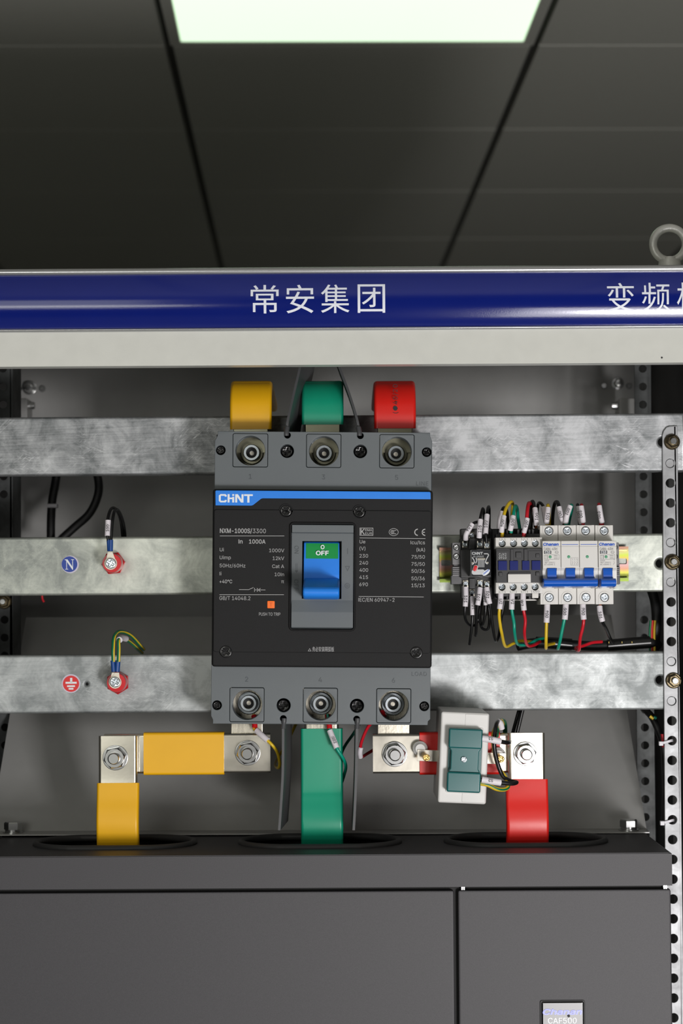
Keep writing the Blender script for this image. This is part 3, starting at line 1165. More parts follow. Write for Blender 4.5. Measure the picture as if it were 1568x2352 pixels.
def logo(g, fr_, x, y, cap, w, Yf):
    """wide block capitals C H N T, the H sharing its right stem with a dotted i"""
    k = w / 4.1
    def pl(pts):
        flat(g, fr_, [(x + a * k, y - b * cap) for a, b in pts], Yf)
    s = .24
    pl([(.95, .30), (.95, .12), (.8, 0), (.2, 0), (0, .17), (0, .83), (.2, 1), (.8, 1), (.95, .88), (.95, .70), (.72, .70), (.70, .80), (.28, .80), (.24, .74), (.24, .26), (.28, .2), (.70, .2), (.72, .30)])
    pl([(1.06, 0), (1.06 + s, 0), (1.06 + s, .40), (1.62, .40), (1.62, 0), (1.86, 0), (1.86, .68), (1.62, .68), (1.62, .59), (1.06 + s, .59), (1.06 + s, 1), (1.06, 1)])
    pl([(1.62, .80), (1.86, .80), (1.86, 1), (1.62, 1)])
    pl([(1.98, 0), (2.22, 0), (2.22, .66), (2.68, 0), (2.98, 0), (2.98, 1), (2.74, 1), (2.74, .36), (2.30, 1), (1.98, 1)])
    pl([(3.04, .80), (3.44, .80), (3.44, 0), (3.70, 0), (3.70, .80), (4.1, .80), (4.1, 1), (3.04, 1)])


g = G()
logo(g, fb, 501, 1155.5, 19, 78, YC - 0.0002)
link('maker_mark', g, 'label_white', brk, 0)
for x, y, r, z in ((655.5, 1173.5, 13.2, -0.1172), (824, 1174.5, 13.2, -0.1172), (519.5, 1498.5, 14, -0.1172), (957, 1497.5, 14, -0.1172)):
    g = G()
    screw_head(g, fb, x, y, z, r, 35, 0.004)
    link('screw', g, 'black_screw', brk)

# printed ratings
YPr = -0.1164
g = G()
T = lambda s, x, y, cap, al='L', **k: text(g, fb, s, x, y, YPr, cap, al, **k)      # draws into the current g
T('NXM-1000S/', 504, 1225.5, 10, bold=0.018, width=74)
T('3300', 579.5, 1225.5, 10, width=30)
line(g, fb, 504, 1232.5, 652, 1231.5, 1.1, YPr)
T('In', 547, 1249.5, 9.2, bold=0.016)
T('1000A', 571, 1249.5, 9.2, bold=0.016, width=38)
for s_, y in (('Ui', 1268.5), ('Uimp', 1286.5), ('50Hz/60Hz', 1305), ('Ii', 1323.5)):
    T(s_, 504, y - 0.5, 8.0)
T('+40°C', 504, 1341, 8.0, bold=0.008, width=29)
for s_, y in (('1000V', 1269.5), ('12kV', 1287.5), ('Cat A', 1306), ('10In', 1324.5), ('π', 1340.5)):
    T(s_, 652, y - 0.5, 8.0, 'R')
line(g, fb, 549, 1355.5, 571, 1355.5, 1.1, YPr)
line(g, fb, 571, 1355.5, 582, 1350.5, 1.1, YPr)
line(g, fb, 584.5, 1351.5, 584.5, 1360.5, 1.1, YPr)
line(g, fb, 584.5, 1356, 609.5, 1356, 1.1, YPr)
line(g, fb, 590, 1352, 598, 1360, 1.1, YPr)
line(g, fb, 590, 1360, 598, 1352, 1.1, YPr)
line(g, fb, 504, 1367.5, 652, 1366.5, 1.1, YPr)
T('GB/T 14048.2', 504, 1379.5, 8.4, width=71)
link('printed_ratings', g, 'print_grey', brk, 0)
g = G()
T('PUSH TO TRIP', 595, 1415, 7.2, width=49)
link('button_caption', g, 'print_grey', brk, 0)
g = G()
# certification marks
plate(g, fb, rect(825, 1211.5, 856, 1229.5), YPr, 0.0002, [rect(826.2, 1212.7, 854.8, 1228.3)])
T('K', 827, 1227, 13, bold=0.012, width=9.5)
T('EMA', 837.5, 1219.3, 5, bold=0.008, width=16)
T('EUR', 837.5, 1227, 5, bold=0.008, width=16)
plate(g, fb, circ(903, 1221, 11, 36, 8.6), YPr, 0.0002, [circ(903, 1221, 10, 36, 7.6)])
for dx in (-3.2, 0, 3.2):
    pts = [(903.5 + dx + 4.5 * math.cos(R(a)), 1221 + 4.5 * math.sin(R(a))) for a in range(60, 301, 20)]
    pts += [(903.5 + dx + 3.3 * math.cos(R(a)), 1221 + 3.3 * math.sin(R(a))) for a in range(300, 59, -20)]
    flat(g, fb, pts, YPr)
for cx_ in (958.5, 975.5):
    pts = [(cx_ + 8.2 * math.cos(R(a)), 1221 + 8.2 * math.sin(R(a))) for a in range(90, 271, 15)]
    pts += [(cx_ + 6.0 * math.cos(R(a)), 1221 + 6.0 * math.sin(R(a))) for a in range(270, 89, -15)]
    flat(g, fb, pts, YPr)
line(g, fb, 968, 1221, 974.5, 1221, 2, YPr)
line(g, fb, 825, 1235, 976, 1235.3, 1.1, YPr)
for s_, y in (('Ue', 1248), ('(V)', 1263.5), ('230', 1280.5), ('240', 1296.5), ('400', 1313), ('415', 1329.5), ('690', 1346)):
    T(s_, 825, y - 0.5, 8.0)
for s_, y in (('Icu/Ics', 1249), ('(kA)', 1265.5), ('75/50', 1282), ('75/50', 1298.5), ('50/36', 1314.5), ('50/36', 1331.5), ('15/13', 1347.5)):
    T(s_, 975, y - 0.5, 8.0, 'R')
line(g, fb, 824, 1369.5, 973, 1369.5, 1.1, YPr)
T('IEC/EN 60947-2', 823, 1381, 8.4, width=83)
link('printed_ratings', g, 'print_grey', brk, 0)
g = G()
plate(g, fb, [(708, 1496), (712, 1489), (716, 1496)], YPr, 0.0002, [[(709.4, 1495.2), (712, 1490.6), (714.6, 1495.2)]])
T('务必安装隔弧板', 718, 1495.7, 6.2, width=50)
link('warning_print', g, 'print_grey', brk, 0)
# orange trip button
g = G()
plate(g, fb, rrect(614, 1381, 631, 1398, 2), YPr - 0.0006, 0.002, bev=0.0004)
tb = link('trip_button', g, 'orange', brk)
plabel(tb, 'small square orange push-to-trip button')
g = G()
text(g, fb, 'T', 622.5, 1394, YPr - 0.0008, 9, 'C')
link('button_letter', g, 'orange_mark', tb, 0)

# escutcheon and toggle handle
OPEN = rect(693.5, 1243, 783.5, 1375)
g = G()
plate(g, fb, rrect(668.3, 1204.3, 812.2, 1444.7, 5.5), -0.1150, 0.006, [OPEN], bev=0.0006)
prof = [(-0.1148, 1203.8), (-0.1178, 1206), (-0.1178, 1223), (-0.1148, 1225.5)]
xprism(g, fb, prof, 669.5, 811, -0.115, 0.0004)
prof = [(-0.1148, 1376.5), (-0.1174, 1406), (-0.1178, 1441), (-0.1148, 1444)]
xprism(g, fb, prof, 669.5, 811, -0.115, 0.0004)
esc = link('escutcheon', g, 'breaker_grey', brk)
plabel(esc, 'grey recessed surround of the toggle handle')
g = G()
text(g, fb, 'ON', 680.5, 1263, -0.1152, 9.5, 'C', ang=-90, ex=0.0004)
text(g, fb, 'OFF', 680, 1344, -0.1152, 9.5, 'C', ang=-90, ex=0.0004, width=25)
line(g, fb, 679, 1295, 679, 1312, 1, -0.1152)
line(g, fb, 682, 1295, 682, 1312, 1, -0.1152)
flat(g, fb, [(677, 1311), (684, 1311), (680.5, 1317)], -0.1152)
link('embossed_lettering', g, 'breaker_emboss', brk, 0)
g = G()
line(g, fb, 797.5, 1259, 797.5, 1272, 1.6, -0.1152)
plate(g, fb, [(791.5, 1300), (803.5, 1300), (797.5, 1312)], -0.1152, 0.0003, [[(793.8, 1301.3), (801.2, 1301.3), (797.5, 1308.6)]])
plate(g, fb, circ(797.5, 1345, 6, 28), -0.1152, 0.0003, [circ(797.5, 1345, 4.8, 28)])
plate(g, fb, circ(797.5, 1345, 2.6, 20), -0.1152, 0.0003, [circ(797.5, 1345, 1.5, 20)])
link('embossed_symbols', g, 'breaker_emboss', brk, 0)
g = G()
plate(g, fb, rect(690, 1240, 787, 1378), -0.097, 0.003)
link('handle_well', g, 'dark_well', brk)
g = G()
prof = [(-0.104, 1244), (-0.107, 1247), (-0.1105, 1282), (-0.112, 1320), (-0.112, 1374), (-0.100, 1374), (-0.100, 1244)]
xprism(g, fb, prof, 697, 779, -0.11, 0.0006)
prof = [(-0.108, 1327), (-0.113, 1328), (-0.162, 1345), (-0.169, 1349), (-0.172, 1357), (-0.171, 1368), (-0.166, 1374), (-0.157, 1377), (-0.108, 1377)]
xprism(g, fb, prof, 696.5, 779.5, -0.14, 0.0022, 3)
hd = link('toggle_handle', g, 'breaker_blue', brk)
plabel(hd, 'blue toggle handle in the off position')
g = G()
q = [fb.L(x, y, Y) for x, y, Y in ((702, 1248, -0.1074), (776, 1248, -0.1074), (776, 1283, -0.1109), (702, 1283, -0.1109))]
q2 = [p + Vector((0, 0.0006, 0)) for p in q]
g.add(q + q2, [(3, 2, 1, 0), (4, 5, 6, 7), (0, 1, 5, 4), (1, 2, 6, 5), (2, 3, 7, 6), (3, 0, 4, 7)])
lb_ = link('status_label', g, 'breaker_green', hd)
plabel(lb_, 'green label reading O OFF')
g = G()
text(g, fb, 'O', 740, 1261, -0.1096, 9, 'C', bold=0.03)
text(g, fb, 'OFF', 739.5, 1275, -0.1110, 9.5, 'C', bold=0.03, width=30)
link('lettering', g, 'label_white', hd, 0)

# ================================================================== phase barriers
def barrier(pts, tilt, label, bulb):
    """flat insulating sheet seen nearly edge on: a thin web running back from a round bead"""
    f = Fr(*pts[0])
    g = G()
    path = smooth_path([P(*p) for p in pts], 6)
    n = len(path)
    vs, fs = [], []
    for i, p in enumerate(path):
        dep = 0.085
        off = Vector((tilt, dep, 0))
        a, b = f.W(p), f.W(p + off)
        nx = Vector((0.0012, 0, 0))
        vs += [a - nx, a + nx, b + nx, b - nx]
    for i in range(n - 1):
        for j in range(4):
            fs.append((i * 4 + j, i * 4 + (j + 1) % 4, i * 4 + 4 + (j + 1) % 4, i * 4 + 4 + j))
    fs += [(3, 2, 1, 0), tuple((n - 1) * 4 + j for j in range(4))]
    bm = bmesh.new()
    vv = [bm.verts.new(v) for v in vs]
    for q in fs:
        bm.faces.new([vv[i] for i in q])
    bmesh.ops.recalc_face_normals(bm, faces=bm.faces)
    g.addbm(bm)
    t = tag(link('phase_barrier', g, 'barrier', None, 50), label, 'barrier', 'grey phase barriers')
    t.matrix_world = f.M
    g = G()
    tube(g, f, [P(*q) for q in bulb], 0.0026, 12, 4)
    link('bead', g, 'barrier', t, 50)


barrier([(658, 992, -0.095), (661, 965, -0.095), (672, 915, -0.09), (690, 838, -0.085), (697, 800, -0.085)], 0.010, 'thin dark grey barrier sheet leaning between the yellow and green upper busbars',
        [(657.5, 1001, -0.099), (657.5, 994, -0.099), (659, 982, -0.097)])
barrier([(824, 992, -0.095), (820, 965, -0.095), (802, 905, -0.09), (777, 838, -0.085), (764, 800, -0.085)], 0.002, 'thin dark grey barrier sheet leaning between the green and red upper busbars',
        [(825, 1001, -0.099), (825, 994, -0.099), (823, 982, -0.097)])
barrier([(650, 1665, -0.095), (650, 1700, -0.095), (649, 1780, -0.095), (645, 1850, -0.095), (641, 1907, -0.095)], 0.0052, 'thin dark grey barrier sheet hanging between the yellow and green lower busbars',
        [(652.5, 1650, -0.099), (652, 1658, -0.099), (650, 1672, -0.097)])
barrier([(820, 1665, -0.095), (819, 1700, -0.095), (817.5, 1780, -0.095), (815, 1850, -0.095), (812, 1907, -0.095)], -0.0006, 'thin dark grey barrier sheet hanging between the green and red lower busbars',
        [(821, 1650, -0.099), (820.5, 1658, -0.099), (819.5, 1672, -0.097)])

# ================================================================== busbars
BW = 0.0395


def upper_bar(xc, col, y_bare, label, mark=None):
    f = Fr(xc, 930, -0.05)
    t = thing('busbar', label, 'busbar', f, 'upper colour-sleeved busbars')
    X = P(xc, 930, -0.055).x
    zt = P(xc, 883, -0.05).z
    z0 = P(xc, 1040, -0.055).z
    zb = P(xc, y_bare, -0.055).z
    def bend(zs):
        r = 0.028
        pts = [Vector((X, -0.055, zs)), Vector((X, -0.0555, (zs + zt - r) / 2))]
        pts += [Vector((X, -0.0555 + r - r * math.cos(R(a_)), zt - r + r * math.sin(R(a_)))) for a_ in (0, 22, 45, 67, 90)]
        return pts + [Vector((X, 0.03, zt - 0.001)), Vector((X, 0.12, zt - 0.006))]
    g = G()
    strip(g, f, bend(z0), (1, 0, 0), 0.0345, 0.006, 0.001)
    link('bar', g, 'olive_bolt', t, 50)
    g = G()
    strip(g, f, bend(zb), (1, 0, 0), 0.0415, 0.011, 0.0035)
    link('sleeve', g, col, t, 50)
    if mark:
        g = G()
        text(g, f, mark, xc + 1, 916, -0.0616, 10.5, 'C', ang=90, sp=1.15)
        link('printed_mark', g, 'print_black', t, 0)


upper_bar(576, 'yellow_sleeve', 986, 'yellow sleeved busbar above the top left breaker terminal')
upper_bar(740.5, 'green_sleeve', 975, 'green sleeved busbar above the top middle breaker terminal')
upper_bar(906.5, 'red_sleeve', 984, 'red sleeved busbar above the top right breaker terminal', '(Φ40/20')


def drop_bar(xc, ytop, ysl, col, Y, label, metal='tinned', wpx=88, bulge=0.006):
    """vertical busbar falling into the inverter through an oval opening"""
    f = Fr(xc, 1800, Y)
    t = thing('busbar', label, 'busbar', f, 'lower colour-sleeved busbars')
    X = P(xc, 1760, Y).x
    zz = lambda y: P(xc, y, Y).z
    pth = lambda ys: [Vector((X, Y, zz(ys)))] + [Vector((X, Y + dy, zz(y))) for y, dy in ((1800, -0.0003), (1835, -bulge * 0.35), (1865, -bulge * 0.8), (1890, -bulge), (1915, -bulge * 0.75), (1945, 0.0), (1980, 0.008), (2020, 0.014)) if y > ys + 15]
    g = G()
    strip(g, f, pth(ytop), (1, 0, 0), wpx * S(Y), 0.009, 0.003)
    link('bar', g, metal, t, 50)
    g = G()
    strip(g, f, pth(ysl), (1, 0, 0), 96 * S(Y), 0.0115, 0.003)
    link('sleeve', g, col, t, 50)
    return t


drop_bar(271.5, 1690, 1799, 'yellow_sleeve', -0.066, 'vertical yellow sleeved busbar entering the left oval opening')
drop_bar(739, 1640, 1673, 'green_sleeve', -0.052, 'vertical green sleeved busbar under the middle breaker terminal', 'tinned_fibre', 78, 0.008)
drop_bar(1208.5, 1683, 1790, 'red_sleeve', -0.066, 'vertical red sleeved busbar entering the right oval opening', 'tinned', 84)


def cross_bar(x0, x1, s0, s1, yc, col, Y, label):
    f = Fr((x0 + x1) / 2, yc, Y)
    t = thing('busbar', label, 'busbar', f, 'lower colour-sleeved busbars')
    dy = math.tan(ROLL)
    pp = lambda xs: [P(x, yc - (x - f.cx) * dy, Y) for x in xs]
    g = G()
    strip(g, f, pp((x0, x1)), (0, 0, 1), 90 * S(Y), 0.010, 0.0025)
    link('bar', g, 'tinned', t, 50)
    g = G()
    strip(g, f, pp((s0, s1)), (0, 0, 1), 97 * S(Y), 0.0135, 0.003)
    link('sleeve', g, col, t, 50)


cross_bar(240, 621, 331, 515, 1730, 'yellow_sleeve', -0.053, 'horizontal yellow sleeved busbar between two bolted ends')
cross_bar(856, 1240, 963, 1147, 1729.5, 'red_sleeve', -0.053, 'horizontal red sleeved busbar running through the current transformer')


def hex_joint(x, y, Y, label, s=1.0, a=0.2):
    f = Fr(x, y, Y)
    t = thing('hex_nut', label, 'nut', f, 'hex nuts on the lower busbars')
    g = G()
    lathe(g, f, x, y, Y, [(29 * s, Y), (29 * s, Y - 0.0015), (27.5 * s, Y - 0.002)], 32)
    link('washer', g, 'steel_bolt', t)
    g = G()
    lathe(g, f, x, y, Y, [(25.5 * s, Y - 0.0018), (25.5 * s, Y - 0.0085), (22 * s, Y - 0.0105), (14 * s, Y - 0.0105)], 6, a)
    lathe(g, f, x, y, Y, [(21.5 * s, Y - 0.009), (21.0 * s, Y - 0.0108), (14.5 * s, Y - 0.0108), (14 * s, Y - 0.009)], 28)
    link('nut', g, 'steel_bolt', t, 25)
    g = G()
    lathe(g, f, x, y, Y, [(13.5 * s, Y - 0.008), (13.5 * s, Y - 0.0165), (11 * s, Y - 0.018)], 24)
    link('stud', g, 'steel_bolt', t)


hex_joint(265, 1740, -0.0702, 'hex nut joining the left end of the yellow busbar to its drop')
hex_joint(569, 1729, -0.0582, 'hex nut on the yellow busbar below the left breaker terminal')
hex_joint(906, 1732, -0.0582, 'hex nut on the red busbar below the right breaker terminal')
hex_joint(1206, 1731, -0.0702, 'hex nut joining the red busbar to its vertical drop', 0.95)

# ================================================================== inverter cabinet
fi = Fr(742, 2000, -0.14)
inv = thing('inverter_unit', 'dark grey inverter cabinet with three oval openings in its top', 'inverter', fi)
zt = P(742, 1963, -0.14).z
zl = P(742, 2039, -0.14).z
xl = P(-60, 1963, -0.14).x
xr = P(1542.5, 1963, -0.14).x
YBK = 0.05


def horiz_plate(g, f, outline, holes, z, th, bev):
    """outline in world X, Y"""
    polys = [[((f.Mi @ Vector((x, y, z))).x, (f.Mi @ Vector((x, y, z))).y) for x, y in pl] for pl in [outline] + holes]
    me = curve_mesh(polys, th / 2, bev)
    z0 = (f.Mi @ Vector((0, 0, z))).z - th / 2
    g.addmesh(me, Matrix.Translation((0, 0, z0)))
    bpy.data.meshes.remove(me)
    return g


def stadium(cx, cy, hw_, hd_, n=14):
    pts = []
    r = hd_
    for i in range(n + 1):
        t = R(-90 + 180 * i / n)
        pts.append((cx + hw_ - r + r * math.cos(t), cy + r * math.sin(t)))
    for i in range(n + 1):
        t = R(90 + 180 * i / n)
        pts.append((cx - hw_ + r + r * math.cos(t), cy + r * math.sin(t)))
    return pts


YO = -0.043
OV = [P(x, 1936, YO).x for x in (264.5, 735, 1207)]
HWO, HDO = 186.5 * S(YO), 0.050
g = G()
horiz_plate(g, fi, [(xl, -0.139), (xr - 0.003, -0.139), (xr - 0.003, YBK), (xl, YBK)], [stadium(x, YO, HWO - 0.004, HDO - 0.004) for x in OV], zt, 0.002, 0.0003)
wbox(g, xl, xr, -0.14, -0.1385, zl, zt - 0.001, 0.0, fi)
wbox(g, xr - 0.002, xr, -0.1395, YBK, zl, zt - 0.001, 0.0, fi)
# rounded folds along the front and right edges
def fold(g, p0, p1, ax, q, r=0.003):
    pass
tube(g, fi, [Vector((xl, -0.1375, zt - 0.0025)), Vector((xr - 0.0025, -0.1375, zt - 0.0025))], 0.0025, 12)
tube(g, fi, [Vector((xr - 0.0025, -0.1375, zt - 0.0025)), Vector((xr - 0.0025, YBK, zt - 0.0025))], 0.0025, 12)
tube(g, fi, [Vector((xr - 0.0025, -0.1375, zt - 0.0025)), Vector((xr - 0.0025, -0.1375, zl))], 0.0025, 12)
hood = link('top_hood', g, 'inverter_coat', inv)
for x in OV:
    g = G()
    ring = [Vector((a, b, zt + 0.001)) for a, b in stadium(x, YO, HWO - 0.003, HDO - 0.003)]
    ring2 = [p for i, p in enumerate(ring) if (p - ring[i - 1]).length > 1e-5]
    tube(g, fi, ring2, 0.0034, 12, 2, True)
    link('grommet', g, 'rubber', inv, 50)
g = G()
wbox(g, xl, xr - 0.012, -0.125, YBK - 0.005, 0.0, P(742, 2046, -0.13).z - 0.03, 0.0, fi)
wbox(g, xl, xr - 0.004, -0.128, -0.126, 0.0, zl + 0.006, 0.0, fi)
wbox(g, xl, xr - 0.004, YBK - 0.004, YBK, 0.0, zt - 0.002, 0.0, fi)
link('chassis', g, 'inverter_inside_shade', inv)  # dark box added below the openings, its colour standing in for shade
zd = P(742, 2047, -0.137).z
g = G()
xa = P(1042.5, 2100, -0.137).x
wbox(g, xl, xa, -0.137, -0.127, 0.06, zd, 0.0022, fi)
plabel(link('door_panel', g, 'inverter_coat', inv), 'wide left front panel')
g = G()
xb, xc_ = P(1051.5, 2100, -0.137).x, P(1541, 2100, -0.137).x
wbox(g, xb, xc_, -0.137, -0.127, 0.06, zd, 0.0022, fi)
plabel(link('door_panel', g, 'inverter_coat', inv), 'narrow right front panel')
for x, y in ((1063, 2039.5), (1527, 2036.5)):
    p = P(x, y, -0.134)
    g = G()
    wbox(g, p.x - 0.0016, p.x - 0.0003, -0.1345, -0.1325, p.z - 0.006, p.z + 0.006, 0.0, fi)
    wbox(g, p.x + 0.0003, p.x + 0.0016, -0.1345, -0.1325, p.z - 0.006, p.z + 0.006, 0.0, fi)
    link('latch_pin', g, 'steel_bolt', inv)

fk = Fr(1291, 2340, -0.139)
kp = thing('keypad', 'small black keypad with glossy face set in the right front panel', 'keypad', fk)
g = G()
plate(g, fk, rrect(1240, 2297.5, 1343.5, 2480, 5), -0.1385, 0.004, [rrect(1244, 2301, 1340, 2476, 4)], bev=0.0006)
link('bezel', g, 'rubber', kp)
g = G()
plate(g, fk, rrect(1243, 2300, 1341, 2477, 5), -0.1395, 0.004, bev=0.0016, seg=4)
link('face', g, 'keypad_black', kp)
g = G()
text(g, fk, 'Chanan', 1246, 2330, -0.1398, 12, bold=0.03, shear=0.2, width=90)
link('maker_mark', g, 'keypad_blue', kp, 0)
g = G()
text(g, fk, 'CAF500', 1258, 2350.5, -0.1398, 12.5, width=65)
link('lettering', g, 'keypad_white', kp, 0)
g = G()
lathe(g, fk, 1305.5, 2333.5, -0.1397, [(3.2, -0.1395), (3.2, -0.14), (2.4, -0.1402)], 16)
link('indicator', g, 'dark_well', kp)
# ================================================================== stickers and standoffs on the rails
fs_ = Fr(160, 1296, 0)
st = thing('round_sticker', 'round blue sticker with a white letter N on the middle rail', 'sticker', fs_)
g = G()
plate(g, fs_, circ(161, 1296.5, 20, 40), -0.0003, 0.0003)
link('backing', g, 'sticker_edge', st, 0)
g = G()
plate(g, fs_, circ(159.5, 1296, 18, 40), -0.0005, 0.0002)
link('disc', g, 'sticker_blue', st, 0)
g = G()
for pts in ([(150.5, 1285), (155, 1285), (167.5, 1304), (167.5, 1308.5), (166, 1308.5), (151.8, 1287.5), (150.5, 1287)],
            [(152.2, 1286), (153.6, 1288), (153.6, 1307), (152.2, 1307)], [(149.5, 1306.8), (156.5, 1306.8), (156.5, 1308), (149.5, 1308)],
            [(166.1, 1285.5), (167.5, 1285.5), (167.5, 1308), (166.1, 1306)], [(163.3, 1284.8), (170, 1284.8), (170, 1286), (163.3, 1286)], [(148.5, 1284.8), (154, 1284.8), (154, 1286), (148.5, 1286)]):
    flat(g, fs_, pts, -0.0007 - 0.00002 * len(g.v) / 8)
link('letter', g, 'label_white', st, 0)
fs_ = Fr(163, 1570, 0)
st = thing('round_sticker', 'round red sticker with a white earth symbol on the lower rail', 'sticker', fs_)
g = G()
plate(g, fs_, circ(163, 1570, 21.5, 40), -0.0003, 0.0003)
link('backing', g, 'sticker_edge', st, 0)
g = G()
plate(g, fs_, circ(163, 1570.5, 18.6, 40), -0.0005, 0.0002)
link('disc', g, 'sticker_red', st, 0)
g = G()
for x0, y0, x1, y1 in ((161, 1557, 166, 1566.5), (150.5, 1566, 176, 1570.5), (154, 1574, 172, 1578), (157.5, 1580, 168.5, 1584)):
    flat(g, fs_, rect(x0, y0, x1, y1), -0.0007)
link('symbol', g, 'label_white', st, 0)


def standoff(x, y, label, ang):
    f = Fr(x, y, -0.0)
    t = thing('standoff_insulator', label, 'insulator', f, 'red standoff insulators')
    g = G()
    xb = 784 + (x - 784) * (2.065 / 2.1)
    lathe(g, f, x + 8, y, -0.0, [(27, 0.0), (27, -0.009), (24, -0.0105), (22, -0.0115)], 6, ang)
    lathe(g, f, x + 6, y, -0.02, [(21, -0.010), (20, -0.017), (21.5, -0.0185), (22.5, -0.020), (22.5, -0.030), (21, -0.0325), (12, -0.0328)], 32)
    link('body', g, 'red_plastic', t, 30)
    g = G()
    lathe(g, f, x, y, -0.035, [(14.5, -0.0325), (14.5, -0.0338), (13.8, -0.0342)], 28)
    link('washer', g, 'lug_cream', t)
    g = G()
    screw_head(g, f, x, y, -0.0395, 12, 30, 0.005)
    link('screw', g, 'zinc_screw', t)
    return t


standoff(254, 1294, 'red standoff insulator with a silver screw beside the blue N sticker', 0.1)
standoff(264, 1567, 'red standoff insulator with a silver screw beside the red earth sticker', 0.55)


# ================================================================== wires
def wire(name, label, cat, pts, r, m, sleeves=(), group=None, lug=None, strip_col=None, tip=None):
    f = Fr(*pts[0])
    t = thing(name, label, cat, f, group)
    g = G()
    tube(g, f, [P(*p) for p in pts], 1.08 * r * S(pts[0][2]), 12, 6)
    link('conductor', g, m, t, 60)
    if strip_col:
        g = G()
        rr = r * S(pts[0][2])
        tube(g, f, [P(p[0] + 1.6, p[1], p[2]) + Vector((0, -rr * 0.5, 0)) for p in pts], rr * 0.62, 8, 6)
        link('colour_stripe', g, strip_col, t, 60)
    if tip:
        g = G()
        tube(g, f, [P(*p) for p in tip[1]], tip[2] * S(pts[0][2]), 10, 4)
        link('bare_end', g, tip[0], t, 60)
    for s in sleeves:
        sp, rs, body, ang = s[:4]
        g = G()
        rs = rs * 1.15
        tube(g, f, [P(*p) for p in sp], rs * S(sp[0][2]), 16, 5)
        sl = link('marker_sleeve', g, 'marker_white', t, 60)
        if body:
            k = len(sp) // 2
            mx_, my_, mY = s[4] if len(s) > 4 else tuple((sp[0][i] + sp[-1][i]) / 2 for i in range(3))
            cp = s[5] if len(s) > 5 else 7.5
            g = G()
            text(g, f, body, mx_ + (mx_ - f.cx) * 0, my_, mY - rs * S(mY) - 0.0012, cp, 'C', ang=ang, bold=0.006)
            link('printed_number', g, 'print_black', sl, 0)
    if lug:
        lug(f, t)
    return t


def ring_lug(x, y, Y, cx1, cy1, cx2, cy2, w=9):
    def build(f, t):
        g = G()
        plate(g, f, circ(x, y, 14.5, 28), Y, 0.0008, [circ(x, y, 7, 20)])
        dx = cx2 - x
        plate(g, f, [(x - 11, y - 8), (cx2 - 4, cy2 + 2), (cx2 + 4, cy2 + 2), (x + 11, y - 8)], Y + 0.0001, 0.0008)
        link('ring_lug', g, 'lug_cream', t)
        g = G()
        a, b = P(cx1, cy1, Y - 0.001), P(cx2, cy2, Y - 0.001)
        tube(g, f, [a, a.lerp(b, .45), a.lerp(b, .6), b], w * S(Y), 12, 3)
        link('crimp_sleeve', g, 'crimp_blue', t, 50)
    return build


# neutral pair on the upper standoff
wire('neutral_wire', 'black wire with white number sleeve looping up from the standoff beside the blue sticker', 'wire',
     [(249, 1246, -0.036), (247, 1225, -0.036), (248, 1190, -0.032), (256, 1168, -0.02), (268, 1172, 0.0), (278, 1200, 0.03), (283, 1250, 0.04)], 3.3, 'black_wire',
     [([(246.5, 1231, -0.036), (248, 1195, -0.034)], 5.6, '100', 90, (247.5, 1213, -0.036), 6.5)], 'black neutral wires', ring_lug(254, 1294, -0.0345, 250, 1240, 251.5, 1266, 5.5))
wire('neutral_wire', 'plain black wire looping up from the standoff beside the blue sticker', 'wire',
     [(255, 1242, -0.037), (258, 1200, -0.034), (264, 1172, -0.022), (274, 1176, 0.0), (284, 1205, 0.03), (289, 1250, 0.04)], 3.3, 'black_wire',
     [], 'black neutral wires', ring_lug(254, 1294, -0.0353, 254.5, 1240, 254, 1266, 5.5))
# earth pair on the lower standoff
wire('earth_wire', 'green and yellow striped wire arching up from the standoff beside the red sticker', 'wire',
     [(260, 1520, -0.036), (260, 1490, -0.036), (263, 1462, -0.03), (275, 1451, -0.015), (300, 1459, 0.01), (330, 1492, 0.04)], 4.0, 'green_dark_wire',
     [], 'green and yellow earth wires', ring_lug(264, 1567, -0.0345, 259, 1517, 261, 1543, 5.5), 'yellow_wire')
wire('earth_wire', 'green and yellow striped wire with white sleeve behind the red sticker standoff', 'wire',
     [(272, 1520, -0.038), (273, 1490, -0.038), (273, 1468, -0.034), (283, 1465, -0.012), (302, 1477, 0.015), (326, 1500, 0.045)], 4.0, 'green_dark_wire',
     [([(274, 1470, -0.035), (280, 1465.5, -0.02), (289, 1467, -0.005)], 6.2, '', 0)], 'green and yellow earth wires', ring_lug(264, 1567, -0.0353, 271, 1517, 269, 1543, 6), 'yellow_wire')

# dim cables behind the left rails
f = Fr(118, 1165, 0.3)
t = thing('power_cable', 'thick black cable hanging straight down between the left rails', 'cable', f, 'black cables deep in the cabinet')
g = G()
tube(g, f, [P(*p) for p in ((134, 1060, 0.3), (127, 1110, 0.3), (120, 1150, 0.3), (117, 1200, 0.3), (117, 1270, 0.3))], 10 * S(0.3), 14)
link('jacket', g, 'black_cable', t, 50)
g = G()
box(g, f, 107, 1157, 131, 1166, 0.292, 0.012, 0.001)
link('cable_tie', g, 'tie_white', t)
wire('power_cable', 'thick black cable curving down to the left between the left rails', 'cable',
     [(214, 1060, 0.28), (226, 1105, 0.28), (224, 1140, 0.28), (205, 1180, 0.28), (170, 1212, 0.28), (130, 1250, 0.28), (105, 1290, 0.28)], 9, 'black_cable', [], 'black cables deep in the cabinet')

